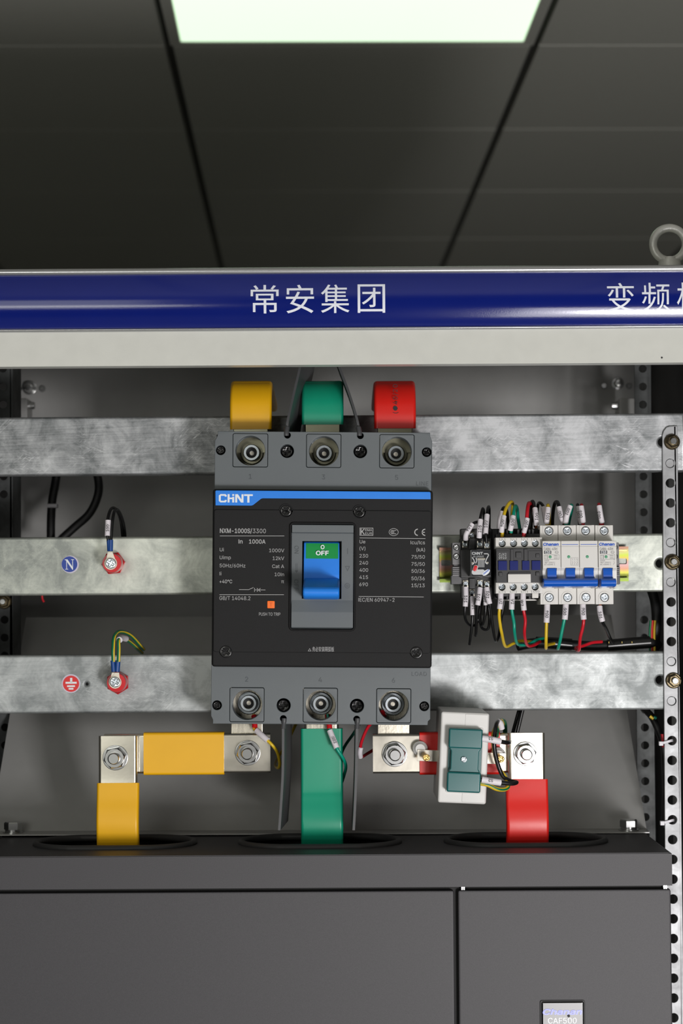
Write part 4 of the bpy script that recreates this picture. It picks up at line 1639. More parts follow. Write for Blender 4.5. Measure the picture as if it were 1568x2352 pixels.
# sensing wires at the lower breaker terminals
SL = 'sensing wires at the lower breaker terminals'
wire('sensing_wire', 'yellow wire with blank white sleeve leaving the bottom left breaker terminal', 'wire',
     [(583, 1640, -0.062), (583, 1672, -0.064), (600, 1689, -0.07), (622, 1708, -0.075), (636, 1727, -0.07), (642, 1752, -0.06), (639, 1764, -0.05), (632, 1757, -0.03), (640, 1738, -0.01), (662, 1700, 0.0), (690, 1640, 0.02)], 3.3, 'yellow_wire',
     [([(589, 1678, -0.066), (602, 1690, -0.071), (615, 1701, -0.074)], 6.0, '', 0)], SL)
wire('sensing_wire', 'green wire with white number sleeve leaving the bottom middle breaker terminal', 'wire',
     [(752, 1640, -0.066), (755, 1668, -0.068), (765, 1700, -0.072), (775, 1722, -0.074), (788, 1742, -0.07), (794, 1760, -0.06), (790, 1780, -0.045), (782, 1800, -0.03), (770, 1790, -0.0), (786, 1725, 0.0), (815, 1680, 0.0), (838, 1640, 0.01)], 3.3, 'green_wire',
     [([(757, 1678, -0.069), (765, 1698, -0.072), (773, 1718, -0.074)], 6.0, '002', -66, (767, 1700, -0.0725), 6.2)], SL)
wire('sensing_wire', 'red wire with white sleeve beside the bottom right breaker terminal', 'wire',
     [(880, 1640, -0.062), (862, 1655, -0.05), (846, 1668, -0.045), (832, 1698, -0.04), (827, 1720, -0.035), (829, 1738, -0.028), (845, 1730, -0.018), (870, 1715, -0.01), (900, 1700, 0.0)], 3.4, 'red_wire',
     [([(828.5, 1716, -0.036), (826.5, 1728, -0.034), (827.5, 1739, -0.03)], 5.0, '', 0)], SL)
for x0, y0, x1, y1, lb in ((583, 1644, 585, 1671, 'red crimp boot on the bottom left breaker terminal'), (752, 1642, 757, 1674, 'red crimp boot on the bottom middle breaker terminal'), (877, 1636, 881, 1646, 'red crimp boot on the bottom right breaker terminal')):
    f = Fr(x0, y0, -0.064)
    g = G()
    tube(g, f, [P(x0, y0, -0.063), P((x0 + x1) / 2, (y0 + y1) / 2, -0.066), P(x1, y1, -0.068)], 6.4 * S(-0.064), 12, 4)
    solo('crimp_boot', lb, 'crimp', f, g, 'red_plastic', 'red crimp boots', 50)

# ================================================================== current transformer
fc = Fr(1064, 1742, -0.11, 2.4)
ct = thing('current_transformer', 'white block current transformer with a dark green terminal cover', 'transformer', fc)
g = G()
box(g, fc, 1009, 1637, 1119.5, 1845, -0.108, 0.099, 0.0022, 3)
plate(g, fc, rrect(1064.5, 1640, 1116.5, 1842, 2), -0.1085, 0.001, bev=0.0003)
link('housing', g, 'ct_white', ct)
g = G()
plate(g, fc, rrect(1026, 1670, 1108, 1822, 5), -0.1095, 0.003, [rrect(1029, 1673, 1105, 1819, 3)], bev=0.0006)
link('cover_rim', g, 'ct_white', ct)
g = G()
box(g, fc, 1028.5, 1674, 1105.5, 1719, -0.122, 0.016, 0.0016, 3)
box(g, fc, 1028.5, 1774, 1105.5, 1820, -0.122, 0.016, 0.0016, 3)
plate(g, fc, [(1029, 1712), (1031, 1720), (1035, 1726), (1035, 1766), (1031, 1772), (1029, 1780), (1105, 1780), (1103, 1772), (1099, 1766), (1099, 1726), (1103, 1720), (1105, 1712)], -0.1185, 0.010, bev=0.001, seg=2)
plate(g, fc, rrect(1029, 1680, 1105, 1815, 3), -0.1125, 0.004, bev=0.0006)
plabel(link('terminal_cover', g, 'ct_green', ct), 'dark green stepped terminal cover')
g = G()
screw_head(g, fc, 1065.5, 1744.5, -0.1205, 7, 40, 0.0025)
link('screw', g, 'zinc_screw', ct)
for x0, x1, xs, lb in ((958, 1012, 978, 'left'), (1116, 1161, 1149, 'right')):
    f2 = Fr(xs, 1738, -0.07)
    g = G()
    y0 = 1721 if lb == 'left' else 1728
    box(g, fc, x0, y0 + (5 if lb == 'left' else -2), x1, y0 + 27 + (4 if lb == 'left' else -3), -0.0715, 0.0014, 0.0003)
    br = link('bracket', g, 'tinned', ct)
    g = G()
    ys = 1743 if lb == 'left' else 1739
    lathe(g, fc, xs, ys, -0.0716, [(5, -0.0716), (5, -0.083), (4.5, -0.084)], 14)
    screw_head(g, fc, xs + 1, ys + 1, -0.0865, 8.5, 35, 0.003)
    link('screw', g, 'brass_screw', br)
    g = G()
    lathe(g, fc, x0 + (6 if lb == 'left' else 28), y0 + 3, -0.068, [(17, -0.060), (17, -0.066), (13, -0.068), (11, -0.0702)], 24)
    link('insulating_foot', g, 'ct_white', br)

SG = 'secondary wires of the current transformer'
wire('secondary_wire', 'black wire in the upper white sleeve right of the current transformer cover', 'wire',
     [(1104, 1696, -0.117), (1125, 1698, -0.117), (1148, 1703, -0.115), (1166, 1706, -0.11), (1170, 1704, -0.095)], 4.8, 'black_wire',
     [([(1107, 1696, -0.117), (1128, 1699, -0.117), (1149, 1703.5, -0.115)], 6.6, 'S1', 174, (1127, 1697, -0.117), 6.5)], SG)
wire('secondary_wire', 'black wire in the lower white sleeve looping up beside the current transformer', 'wire',
     [(1102, 1790, -0.117), (1125, 1794, -0.117), (1150, 1797.5, -0.115), (1175, 1800, -0.112), (1186, 1797, -0.108), (1172, 1794, -0.104), (1154, 1782, -0.1), (1142, 1752, -0.1), (1135, 1718, -0.1), (1136, 1685, -0.1), (1140, 1663, -0.09), (1146, 1656, -0.07), (1150, 1668, -0.04)], 4.6, 'black_wire',
     [([(1106, 1790.5, -0.117), (1128, 1794.5, -0.117), (1149, 1797.5, -0.115)], 6.6, 'S2', 174, (1127, 1793, -0.117), 6.5)], SG)
wire('secondary_wire', 'yellow and green wire curving below the lower sleeve of the current transformer', 'wire',
     [(1100, 1799, -0.114), (1120, 1803, -0.114), (1140, 1812, -0.113), (1158, 1813, -0.11), (1167, 1805, -0.106), (1160, 1785, -0.1), (1146, 1765, -0.096), (1136, 1730, -0.094), (1132, 1700, -0.092), (1136, 1675, -0.085), (1150, 1655, -0.06), (1156, 1670, -0.03)], 4.6, 'yellow_wire',
     [], SG, None, 'green_dark_wire')
wire('secondary_wire', 'short yellow and green wire end behind the upper right of the current transformer', 'wire',
     [(1140, 1690, -0.06), (1142, 1668, -0.07), (1148, 1655, -0.06), (1158, 1660, -0.04), (1160, 1690, -0.03)], 5, 'green_dark_wire',
     [([(1143, 1657, -0.082), (1149, 1662, -0.08), (1152, 1674, -0.078)], 6, '', 0)], SG)
wire('control_cable', 'thin black cable below the lower rail, left one of two', 'cable',
     [(1192, 1630, 0.06), (1185, 1655, 0.06), (1176, 1690, 0.06), (1172, 1720, 0.06)], 4, 'black_wire')
wire('control_cable', 'thin black cable below the lower rail, right one of two', 'cable',
     [(1200, 1630, 0.05), (1194, 1655, 0.05), (1186, 1690, 0.05), (1182, 1720, 0.05)], 4, 'black_wire')

# ================================================================== DIN rail and end clamps
fd = Fr(1225, 1296, -0.008)
g = G()
plate(g, fd, rect(1009, 1256.5, 1443, 1263), -0.0095, 0.001)
plate(g, fd, rect(1009, 1329, 1443, 1336.5), -0.0095, 0.001)
plate(g, fd, rect(1009, 1264, 1443, 1328), -0.0025, 0.001, [rrect(1013, 1285, 1035, 1298, 3), rrect(1417, 1284, 1439, 1297, 3)])
for y_ in (1263.4, 1328.2):
    box(g, fd, 1009, y_, 1443, y_ + 0.5, -0.0094, 0.0074)
solo('din_rail', 'yellow zinc DIN rail carrying the relay, contactor and small breakers', 'rail', fd, g, 'din_zinc')


def end_clamp(x0, x1, dY, label):
    xm = (x0 + x1) / 2
    f = Fr(xm, 1295, -0.03)
    t = thing('end_clamp', label, 'clamp', f, 'grey end clamps on the small rail')
    g = G()
    box(g, f, x0 + 2, 1246, x1 - 1, 1297, -0.030 - dY, 0.024, 0.0008)
    box(g, f, x0 + 5, 1296, x1, 1303, -0.026 - dY, 0.02, 0.0005)
    w = (x1 - x0)
    for k in range(5):
        box(g, f, x0 + 2.5, 1302 + k * 4.2, x1 + 1, 1305.2 + k * 4.2, -0.031 - dY, 0.02, 0.0004)
    box(g, f, x0 + 2, 1302, x1, 1323, -0.029 - dY, 0.02)
    link('body', g, 'clamp_grey', t)
    g = G()
    box(g, f, x0 - 1, 1322, x1 + 1, 1342, -0.026 - dY, 0.018, 0.0008)
    link('foot', g, 'clamp_dark', t)
    for y in (1257, 1278):
        g = G()
        lathe(g, f, xm, y, -0.0304 - dY, [(7.4, -0.0295 - dY), (7.4, -0.0305 - dY)], 22)
        w_ = link('screw_well', g, 'dark_well', t)
        g = G()
        screw_head(g, f, xm, y, -0.0315 - dY, 5.8, 25, 0.0015)
        link('screw', g, 'steel_bolt', w_)


end_clamp(1036.5, 1059, 0.014, 'grey end clamp with two screws left of the relay socket')
end_clamp(1400, 1422.5, 0, 'grey end clamp half hidden behind the single-pole breaker')

# ================================================================== relay on its socket
fr_ = Fr(1093, 1292, -0.04)
rl = thing('relay_socket', 'black relay socket between the left end clamp and the contactor', 'relay socket', fr_)
g = G()
box(g, fr_, 1057, 1262, 1129, 1327, -0.050, 0.044, 0.001)
box(g, fr_, 1058, 1236, 1129, 1345, -0.040, 0.032, 0.001)
box(g, fr_, 1058, 1214, 1131, 1374, -0.026, 0.018, 0.001)
box(g, fr_, 1077, 1328, 1091, 1352, -0.044, 0.02, 0.0006)
box(g, fr_, 1077, 1236, 1091, 1262, -0.044, 0.02, 0.0006)
link('body', g, 'socket_black', rl)
for x, y, Y in ((1068, 1250, -0.0445), (1102, 1250, -0.0445), (1118.5, 1252, -0.0445), (1083.5, 1230, -0.031),
                (1069, 1340.5, -0.0445), (1102, 1339.5, -0.0445), (1118, 1342, -0.0445), (1083.5, 1361, -0.031)):
    g = G()
    up = -1 if y < 1290 else 1
    box(g, fr_, x - 6, y - 8, x + 6, y + 8, Y + 0.0022, 0.004, 0.0004)
    cl = link('terminal_clamp', g, 'tinned', rl)
    g = G()
    screw_head(g, fr_, x, y, Y, 5.8, 20 + x % 40, 0.002)
    link('screw', g, 'zinc_screw', cl)
fy = Fr(1104, 1293, -0.08)
ry = thing('plug_in_relay', 'cube relay with clear front, white diagram and red lamp plugged in the socket', 'relay', fy)
g = G()
box(g, fy, 1080.5, 1262.5, 1127, 1324, -0.083, 0.0325, 0.0008)
link('case', g, 'relay_case', ry)
YRl = -0.0833
g = G()
logo(g, fy, 1084, 1274, 6.2, 25, YRl)
text(g, fy, 'JZX-22F(D)/2Z', 1085.5, 1280, YRl, 3.6, width=25, bold=0.01)
for pts in ([(1111, 1272), (1120, 1272), (1122, 1275), (1117, 1284), (1114, 1292), (1119, 1296)], [(1084, 1280), (1088, 1286), (1089.5, 1292), (1084, 1297)], [(1093, 1281), (1094.5, 1288), (1092, 1294)]):
    for (xa_, ya_), (xb_, yb_) in zip(pts, pts[1:]):
        line(g, fy, xa_, ya_, xb_, yb_, 2.0, YRl)
for k in range(5):
    line(g, fy, 1098 + k * 3.2, 1285, 1098 + k * 3.2, 1303, 1.4, YRl)
plate(g, fy, rrect(1083, 1308, 1113, 1320, 5), YRl + 0.0001, 0.0002)
plate(g, fy, circ(1103, 1312, 3.4, 18), YRl - 0.0002, 0.0002)
link('diagram', g, 'relay_print', ry, 0)
g = G()
box(g, fy, 1096, 1282, 1114, 1286, YRl + 0.0001, 0.0006)
box(g, fy, 1083, 1291, 1087.5, 1294.5, YRl + 0.0001, 0.0006)
box(g, fy, 1115, 1291, 1121.5, 1294.5, YRl + 0.0001, 0.0006)
link('contact_strip', g, 'tinned', ry, 0)
f3 = Fr(1091, 1305.5, -0.0835, 25)
g = G()
t_ = G()
pts = rrect(1087, 1298.5, 1095, 1312, 3.2)
c25, s25 = math.cos(R(25)), math.sin(R(25))
rotp = lambda ps, cx_, cy_, a: [(cx_ + (x - cx_) * math.cos(R(a)) - (y - cy_) * math.sin(R(a)), cy_ + (x - cx_) * math.sin(R(a)) + (y - cy_) * math.cos(R(a))) for x, y in ps]
plate(g, fy, rotp(rrect(1086, 1297.5, 1096.5, 1313, 4.5), 1091, 1305.5, 20), YRl - 0.0003, 0.0003)
link('lamp_rim', g, 'relay_print', ry)
g = G()
plate(g, fy, rotp(pts, 1091, 1305.5, 20), YRl - 0.0012, 0.0014, bev=0.0004)
plabel(link('indicator_lamp', g, 'red_plastic', ry), 'red indicator lamp')
g = G()
plate(g, fy, rotp(circ(1116, 1315, 10, 28, 5), 1116, 1315, -38), YRl - 0.0003, 0.0003)
ov = link('test_mark', g, 'label_white', ry)
g = G()
for k in range(4):
    line(g, fy, 1110.5 + k * 3.2, 1320 - k * 2.5, 1112.0 + k * 3.2, 1315 - k * 2.5, 1.6, YRl - 0.0006)
link('blue_mark', g, 'mcb_print_blue', ov, 0)

# ================================================================== contactor
fk2 = Fr(1191, 1297, -0.06)
co = thing('contactor', 'dark grey contactor with two white terminal strips and four blue windows', 'contactor', fk2)
g = G()
box(g, fk2, 1130.5, 1214, 1248, 1376, -0.026, 0.02, 0.001)
box(g, fk2, 1139, 1226, 1245, 1370, -0.045, 0.030, 0.001)
box(g, fk2, 1138.5, 1259.5, 1245, 1338, -0.072, 0.04, 0.0008)
for x in (1147, 1165, 1173.5, 1190.5, 1199, 1216, 1224, 1241):
    box(g, fk2, x - 2.6, 1216, x + 2.6, 1236, -0.044, 0.02, 0.0004)
    box(g, fk2, x - 2.6, 1360, x + 2.6, 1376, -0.044, 0.02, 0.0004)
box(g, fk2, 1172, 1261, 1179, 1290, -0.0735, 0.004, 0.0004)
box(g, fk2, 1203, 1261, 1211, 1290, -0.0735, 0.004, 0.0004)
box(g, fk2, 1167, 1314, 1218, 1320, -0.0735, 0.004, 0.0004)
box(g, fk2, 1139.5, 1265, 1169, 1287, -0.0727, 0.003, 0.0003)
box(g, fk2, 1213, 1265, 1244, 1287, -0.0727, 0.003, 0.0003)
for x0, y0, x1, y1 in ((1184.5, 1268, 1198, 1281), (1230, 1272, 1239, 1281), (1145, 1314, 1153.5, 1323), (1230, 1314, 1239, 1323)):
    box(g, fk2, x0, y0, x1, y1, -0.0740, 0.002, 0.0004)
cb = link('body', g, 'contactor_dark', co)
for y0, y1, ys, labels, yl in ((1234.5, 1259.5, 1248.5, ('1/L1', '3/L2', '5/L3', '13NO'), 1241), (1338, 1363, 1348.5, ('2/T1', '4/T2', '6/T3', '14NO'), 1361.5)):
    top = y0 < 1300
    xs = (1153.5, 1179.5, 1204.5, 1229.5) if top else (1152.5, 1178, 1203.5, 1228.5)
    g = G()
    plate(g, fk2, rect(1138, y0, 1245, y1), -0.064, 0.018, [circ(x, ys, 7.9, 24) for x in xs], bev=0.0005)
    s_ = link('terminal_strip', g, 'mcb_white', co)
    g = G()
    for x, lb in zip(xs, labels):
        text(g, fk2, lb, x, yl + (0 if top else 0), -0.0642, 4.6, 'C', sp=1.2)
    link('lettering', g, 'mcb_print', s_, 0)
    for x in xs:
        g = G()
        screw_head(g, fk2, x - 0.6, ys - 1, -0.058, 6.8, 25, 0.004)
        link('screw', g, 'zinc_screw', s_)
for x0, x1 in ((1144, 1164), (1170.5, 1189.5), (1199, 1215.5), (1221, 1241)):
    g = G()
    plate(g, fk2, rect(x0, 1288, x1, 1309.5), -0.0742, 0.002, bev=0.0003)
    plabel(link('window', g, 'contactor_blue', co), 'dark blue window')
g = G()
plate(g, fk2, rect(1166, 1318.5, 1218.5, 1338), -0.0752, 0.003, bev=0.0005)
link('name_plate', g, 'mcb_white', co)
g = G()
text(g, fk2, 'CJX2', 1145.5, 1276, -0.0730, 5.6, width=17, sp=1.15, bold=0.008)
text(g, fk2, '0910', 1145.5, 1283.5, -0.0730, 5.6, width=17, sp=1.1, bold=0.008)
link('lettering', g, 'relay_print', co, 0)
g = G()
box(g, fk2, 1221, 1361, 1236, 1374, -0.048, 0.01, 0.0006)
box(g, fk2, 1148, 1376, 1232, 1380, -0.03, 0.01, 0.0006)
link('coil_terminal', g, 'mcb_white', co)


# ================================================================== miniature breakers
def mcb(x0, poles, label):
    """x0: left edge of the front block; one pole is 42.7 px wide at the nose"""
    w = 42.6
    n = len(poles)
    xa, xb = x0, x0 + w * n
    sa = 784 + (xa - 784) * 0.988 - 0.2
    sb = 784 + (xb - 784) * 0.988 - 0.2
    f = Fr((xa + xb) / 2, 1297, -0.05)
    t = thing('miniature_circuit_breaker', label, 'circuit breaker', f, 'white miniature breakers')
    g = G()
    xs = []
    for k in range(n):
        p0, p1 = sa + (sb - sa) * k / n, sa + (sb - sa) * (k + 1) / n
        xm = (p0 + p1) / 2
        xs.append(xm)
        for ya, yb, up in ((1206, 1246, 1), (1347, 1388, 0)):
            box(g, f, p0 + 0.35, ya, p1 - 0.35, yb, -0.047, 0.040, 0.0006)
            yc = 1219 if up else 1372
            U = [(xm + 14.5 * math.cos(R(a)), yc + (14.5 * math.sin(R(a)) if up else -14.5 * math.sin(R(a)))) for a in range(0, 181, 15)]
            e = [(xm - 14.5, ya + 1), (xm + 14.5, ya + 1)] if up else [(xm - 14.5, yb - 1), (xm + 14.5, yb - 1)]
            plate(g, f, U + e, -0.0476, 0.001, [circ(xm, yc, 10.6, 24)], bev=0.0002)
    for k in range(n):
        q0, q1 = xa + w * k, xa + w * (k + 1)
        box(g, f, q0 + 0.25, 1242, q1 - 0.25, 1304.5, -0.072, 0.028, 0.0007)
        prof = [(-0.0716, 1303), (-0.0716, 1305), (-0.069, 1312), (-0.0685, 1340), (-0.062, 1350), (-0.045, 1352), (-0.045, 1303)]
        tx = q0 + 11.0
        for a, b in ((q0 + 0.25, tx - 0.4), (tx + 21.6, q1 - 0.25)):
            xprism(g, f, prof, a, b, -0.07)
        prof2 = [(-0.0655, 1303), (-0.0655, 1350), (-0.045, 1350), (-0.045, 1303)]
        xprism(g, f, prof2, q0 + 0.3, q1 - 0.3, -0.07)
    link('housing', g, 'mcb_white', t)
    for k, xm in enumerate(xs):
        for yc in (1219, 1372):
            g = G()
            lathe(g, f, xm, yc, -0.0472, [(10, -0.0469), (10, -0.0471)], 24)
            wl = link('screw_well', g, 'dark_well', t)
            g = G()
            screw_head(g, f, xm, yc, -0.0488, 8.9, 15 + 17 * k + yc % 7, 0.002)
            link('terminal_screw', g, 'zinc_screw', wl)
    g = G()
    for k in range(n):
        tx = xa + w * k + 11.0
        prof = [(-0.0735, 1305), (-0.0748, 1312), (-0.0755, 1322), (-0.0755, 1334), (-0.066, 1334), (-0.066, 1305)]
        xprism(g, f, prof, tx, tx + 21, -0.074, 0.0003)
        line(g, f, tx, 1321, tx + 21, 1321, 1.1, -0.0757)
    prof = [(-0.066, 1329), (-0.0825, 1328.5), (-0.0865, 1333), (-0.0870, 1340), (-0.0835, 1347), (-0.066, 1350)]
    xprism(g, f, prof, xa + (2.5 if n > 1 else 5.5), xb - (1 if n > 1 else 2), -0.085, 0.0006)
    plabel(link('toggle', g, 'mcb_blue', t), 'blue toggle bar, switched down')
    Yp = -0.0722
    gb, gg, gk, gw, gl = G(), G(), G(), G(), G()
    for k, kind in enumerate(poles):
        q = xa + w * k
        lathe(gl, f, q + 18, 1279, Yp, [(3.6, Yp + 0.0002), (3.4, Yp - 0.0003), (1.8, Yp - 0.0004)], 18)
        if kind == 'main':
            text(gb, f, 'Chanan', q + 1.8, 1253, Yp, 6, bold=0.045, shear=0.18, width=36)
            text(gg, f, 'CAB6-63H', q + 3.5, 1263.4, Yp, 5.6, width=30.5, bold=0.006)
            flat(gk, f, rect(q + 4, 1264.8, q + 20.5, 1271.6), Yp)
            text(gw, f, 'C10', q + 12.2, 1270.6, Yp - 0.0002, 5, 'C', bold=0.03, width=12.5)
            plate(gg, f, circ(q + 33, 1268.4, 4.2, 20, 3.4), Yp, 0.0002, [circ(q + 33, 1268.4, 3.7, 20, 2.9)])
            text(gg, f, 'CC', q + 33, 1270, Yp, 3.2, 'C')
            plate(gg, f, rect(q + 4.2, 1273.8, q + 38.5, 1284.6), Yp, 0.0002, [rect(q + 4.7, 1274.3, q + 38, 1284.1)])
            text(gg, f, 'ON', q + 5.5, 1278, Yp, 2.6)
            text(gg, f, 'OFF', q + 5.5, 1283, Yp, 2.6, width=5)
            line(gk, f, q + 12, 1275, q + 12, 1283.4, 0.8, Yp)
            text(gg, f, '50Hz', q + 26.5, 1278, Yp, 2.8, width=8.5)
            text(gg, f, '400V~' if n > 1 else '230V~', q + 26.5, 1283, Yp, 2.8, width=10.5)
            text(gg, f, '6000A', q + 4.5, 1289, Yp, 3.1, width=11)
            text(gg, f, 'GB/T 10963.1', q + 4.5, 1293.4, Yp, 3.1, width=24.5)
            text(gg, f, 'IEC 60898-1', q + 4.5, 1298, Yp, 3.1, width=24.5)
        else:
            line(gb, f, q + 2.5, 1250.8, q + 39.5, 1250.8, 1.3, Yp)
        if kind == 'symbol':
            plate(gg, f, rect(q + 22.5, 1281, q + 39.5, 1298.5), Yp, 0.0002, [rect(q + 22.9, 1281.4, q + 39.1, 1298.1)])
        if kind == 'symbol' or n == 1:
            cols = (26, 31, 36) if n > 1 else (35.5,)
            for c in cols:
                for (u0, v0), (u1, v1) in (((0, 1283), (1.5, 1287)), ((1.5, 1287), (0.6, 1287)), ((0, 1289), (1.6, 1292)), ((1.6, 1292), (-0.6, 1297))):
                    line(gg, f, q + c + u0, v0, q + c + u1, v1, 0.5, Yp)
        line(gg, f, q + 0.6, 1255, q + w - 0.6, 1255, 0.35, Yp)
    link('brand_lettering', gb, 'mcb_print_blue', t, 0)
    link('printed_text', gg, 'mcb_print', t, 0)
    link('rating_box', gk, 'print_black', t, 0)
    link('rating_lettering', gw, 'label_white', t, 0)
    plabel(link('indicator', gl, 'mcb_green', t), 'round green indicator')


mcb(1245.3, ('main', 'symbol', 'plain'), 'wide white three-pole breaker with a long blue toggle bar')
mcb(1373.6, ('main',), 'narrow white single-pole breaker at the right end of the row')
# ================================================================== device wiring
GA = 'numbered black control wires at the relay socket'
wire('control_wire', 'black wire with slanted sleeve 106 at the upper left of the relay socket', 'wire',
     [(1068, 1246, -0.047), (1068, 1232, -0.05), (1074, 1218, -0.052), (1086, 1203, -0.05), (1098, 1199, -0.04), (1112, 1203, -0.02), (1122, 1216, 0.0)], 3.2, 'black_wire',
     [([(1069, 1240, -0.049), (1070, 1228, -0.051), (1077, 1215, -0.052), (1084, 1203, -0.051)], 5.2, '106', -122, (1076.5, 1213, -0.052), 6.8)], GA)
wire('control_wire', 'black wire with upright sleeve 105 at the top middle of the relay socket', 'wire',
     [(1102, 1246, -0.047), (1101, 1220, -0.05), (1102, 1195, -0.047), (1107, 1172, -0.04), (1109, 1169, -0.034), (1111, 1180, -0.02), (1112, 1230, 0.0)], 3.2, 'black_wire',
     [([(1100, 1235, -0.048), (1101, 1215, -0.05), (1103, 1194, -0.047)], 5.4, '105', 86, (1102, 1215, -0.049), 6.8)], GA)
wire('control_wire', 'black wire with upright sleeve 102 at the upper right of the relay socket', 'wire',
     [(1117, 1248, -0.046), (1116, 1225, -0.046), (1117, 1200, -0.04), (1119, 1175, -0.03), (1121, 1165, -0.02), (1123, 1172, -0.005), (1123, 1240, 0.0)], 3.3, 'black_wire',
     [([(1114.5, 1226, -0.046), (1116, 1204, -0.043), (1118, 1183, -0.038)], 5.4, '102', 86, (1116, 1204, -0.043), 6.8)], GA)
wire('control_wire', 'black wire with sleeve 101 at the lower left of the relay socket', 'wire',
     [(1069, 1345, -0.047), (1069, 1370, -0.05), (1068, 1390, -0.05), (1067, 1412, -0.048), (1071, 1428, -0.042), (1082, 1438, -0.035), (1094, 1432, -0.03), (1100, 1410, -0.03), (1104, 1385, -0.028), (1110, 1360, -0.015)], 2.9, 'black_wire',
     [([(1069, 1349, -0.049), (1069.5, 1370, -0.051), (1068, 1393, -0.051)], 5.4, '101', 88, (1069, 1376, -0.0505), 6.8)], GA)
wire('control_wire', 'black wire with low sleeve 104 under the relay socket', 'wire',
     [(1083.5, 1366, -0.034), (1084, 1390, -0.04), (1085, 1413, -0.042), (1083, 1440, -0.04), (1080, 1465, -0.035), (1078, 1480, -0.03)], 3.0, 'black_wire',
     [([(1083.5, 1372, -0.036), (1084.5, 1392, -0.041), (1085, 1413, -0.042)], 4.9, '104', 88, (1087, 1392, -0.0408), 6.4)], GA)
wire('control_wire', 'black wire with sleeve 101 at the lower middle of the relay socket', 'wire',
     [(1102, 1345, -0.047), (1100, 1370, -0.05), (1097, 1390, -0.05), (1094, 1420, -0.045), (1093, 1450, -0.035), (1092, 1460, -0.03)], 3.4, 'black_wire',
     [([(1102, 1350, -0.049), (1100, 1370, -0.051), (1096.5, 1390, -0.051)], 5.3, '101', 82, (1098, 1372, -0.0505), 6.8)], GA)
wire('control_wire', 'black wire with half hidden sleeve in the second row of the relay socket', 'wire',
     [(1113, 1348, -0.04), (1114, 1375, -0.042), (1115, 1395, -0.042), (1113, 1415, -0.04), (1108, 1434, -0.035), (1103, 1432, -0.032), (1101, 1410, -0.03), (1108, 1370, -0.025)], 3.0, 'black_wire',
     [([(1113, 1352, -0.041), (1114, 1370, -0.043), (1115, 1390, -0.043)], 4.6, '101', 88, (1113, 1375, -0.0425), 6.4)], GA)
wire('control_wire', 'black wire with rightmost sleeve 101 under the relay socket', 'wire',
     [(1118, 1347, -0.047), (1121, 1368, -0.05), (1124, 1387, -0.05), (1128, 1412, -0.046), (1132, 1445, -0.04), (1138, 1472, -0.03), (1145, 1460, -0.015), (1150, 1425, 0.0), (1158, 1380, 0.0)], 3.1, 'black_wire',
     [([(1117.5, 1350, -0.049), (1120, 1368, -0.051), (1124, 1387, -0.051)], 5.4, '101', 84, (1119.5, 1366, -0.0505), 6.8)], GA)
wire('control_wire', 'black wire dipping lowest of the loops under the relay socket', 'wire',
     [(1121, 1390, -0.035), (1124, 1420, -0.033), (1121, 1443, -0.03), (1112, 1446, -0.028), (1104, 1436, -0.026), (1102, 1400, -0.024), (1108, 1370, -0.02)], 3.0, 'black_wire', [], GA)

GT = 'coloured wires on top of the contactor'
wire('control_wire', 'yellow wire looping over the top left contactor terminal', 'wire',
     [(1153, 1232, -0.05), (1154, 1205, -0.052), (1157, 1183, -0.048), (1163, 1165, -0.04), (1172, 1153, -0.03), (1177, 1160, -0.015), (1174, 1200, 0.0), (1172, 1240, 0.0)], 3.7, 'yellow_wire',
     [([(1151.5, 1222, -0.051), (1153, 1205, -0.053), (1157, 1186, -0.049)], 5.2, '004', -98, (1153.5, 1202, -0.0525), 6.6)], GT, None, None, ('copper', [(1152.5, 1236, -0.047), (1152, 1221, -0.05)], 3.6))
wire('control_wire', 'green wire looping over the second contactor terminal', 'wire',
     [(1173, 1224, -0.05), (1176, 1205, -0.052), (1179, 1180, -0.048), (1182, 1163, -0.035), (1187, 1168, -0.018), (1190, 1195, 0.0), (1198, 1240, 0.005)], 3.7, 'green_wire',
     [([(1171.5, 1218, -0.051), (1175, 1202, -0.053), (1178, 1186, -0.05)], 5.3, '005', -98, (1177.5, 1200, -0.0525), 6.4)], GT, None, None, ('copper', [(1173, 1228, -0.047), (1172, 1216, -0.051)], 2.0))
wire('control_wire', 'red wire looping over the third contactor terminal', 'wire',
     [(1202, 1232, -0.05), (1205, 1212, -0.051), (1209, 1192, -0.05), (1211, 1170, -0.045), (1214, 1156, -0.035), (1217, 1160, -0.02), (1216, 1190, 0.0), (1214, 1240, 0.0)], 4.0, 'red_wire',
     [([(1203, 1223, -0.05), (1207, 1208, -0.052), (1210.5, 1191, -0.05)], 5.0, '006', -98, (1208.5, 1204, -0.0515), 6.4)], GT, None, None, ('lug_cream', [(1202, 1236, -0.047), (1203, 1221, -0.05)], 3.0))
wire('control_wire', 'black wire standing behind the yellow loop over the contactor', 'wire',
     [(1146, 1224, -0.03), (1148, 1195, -0.032), (1155, 1168, -0.025), (1163, 1172, -0.01), (1166, 1200, 0.0), (1167, 1240, 0.0)], 3.6, 'black_wire',
     [([(1146, 1214, -0.031), (1147.5, 1195, -0.032), (1152, 1176, -0.028)], 5.0, '', 0)], GT)
wire('control_wire', 'black wire behind the red loop over the contactor', 'wire',
     [(1216, 1215, -0.03), (1217, 1180, -0.028), (1219, 1156, -0.018), (1223, 1160, -0.005), (1220, 1200, 0.0), (1219, 1240, 0.0)], 3.4, 'black_wire', [], GT)
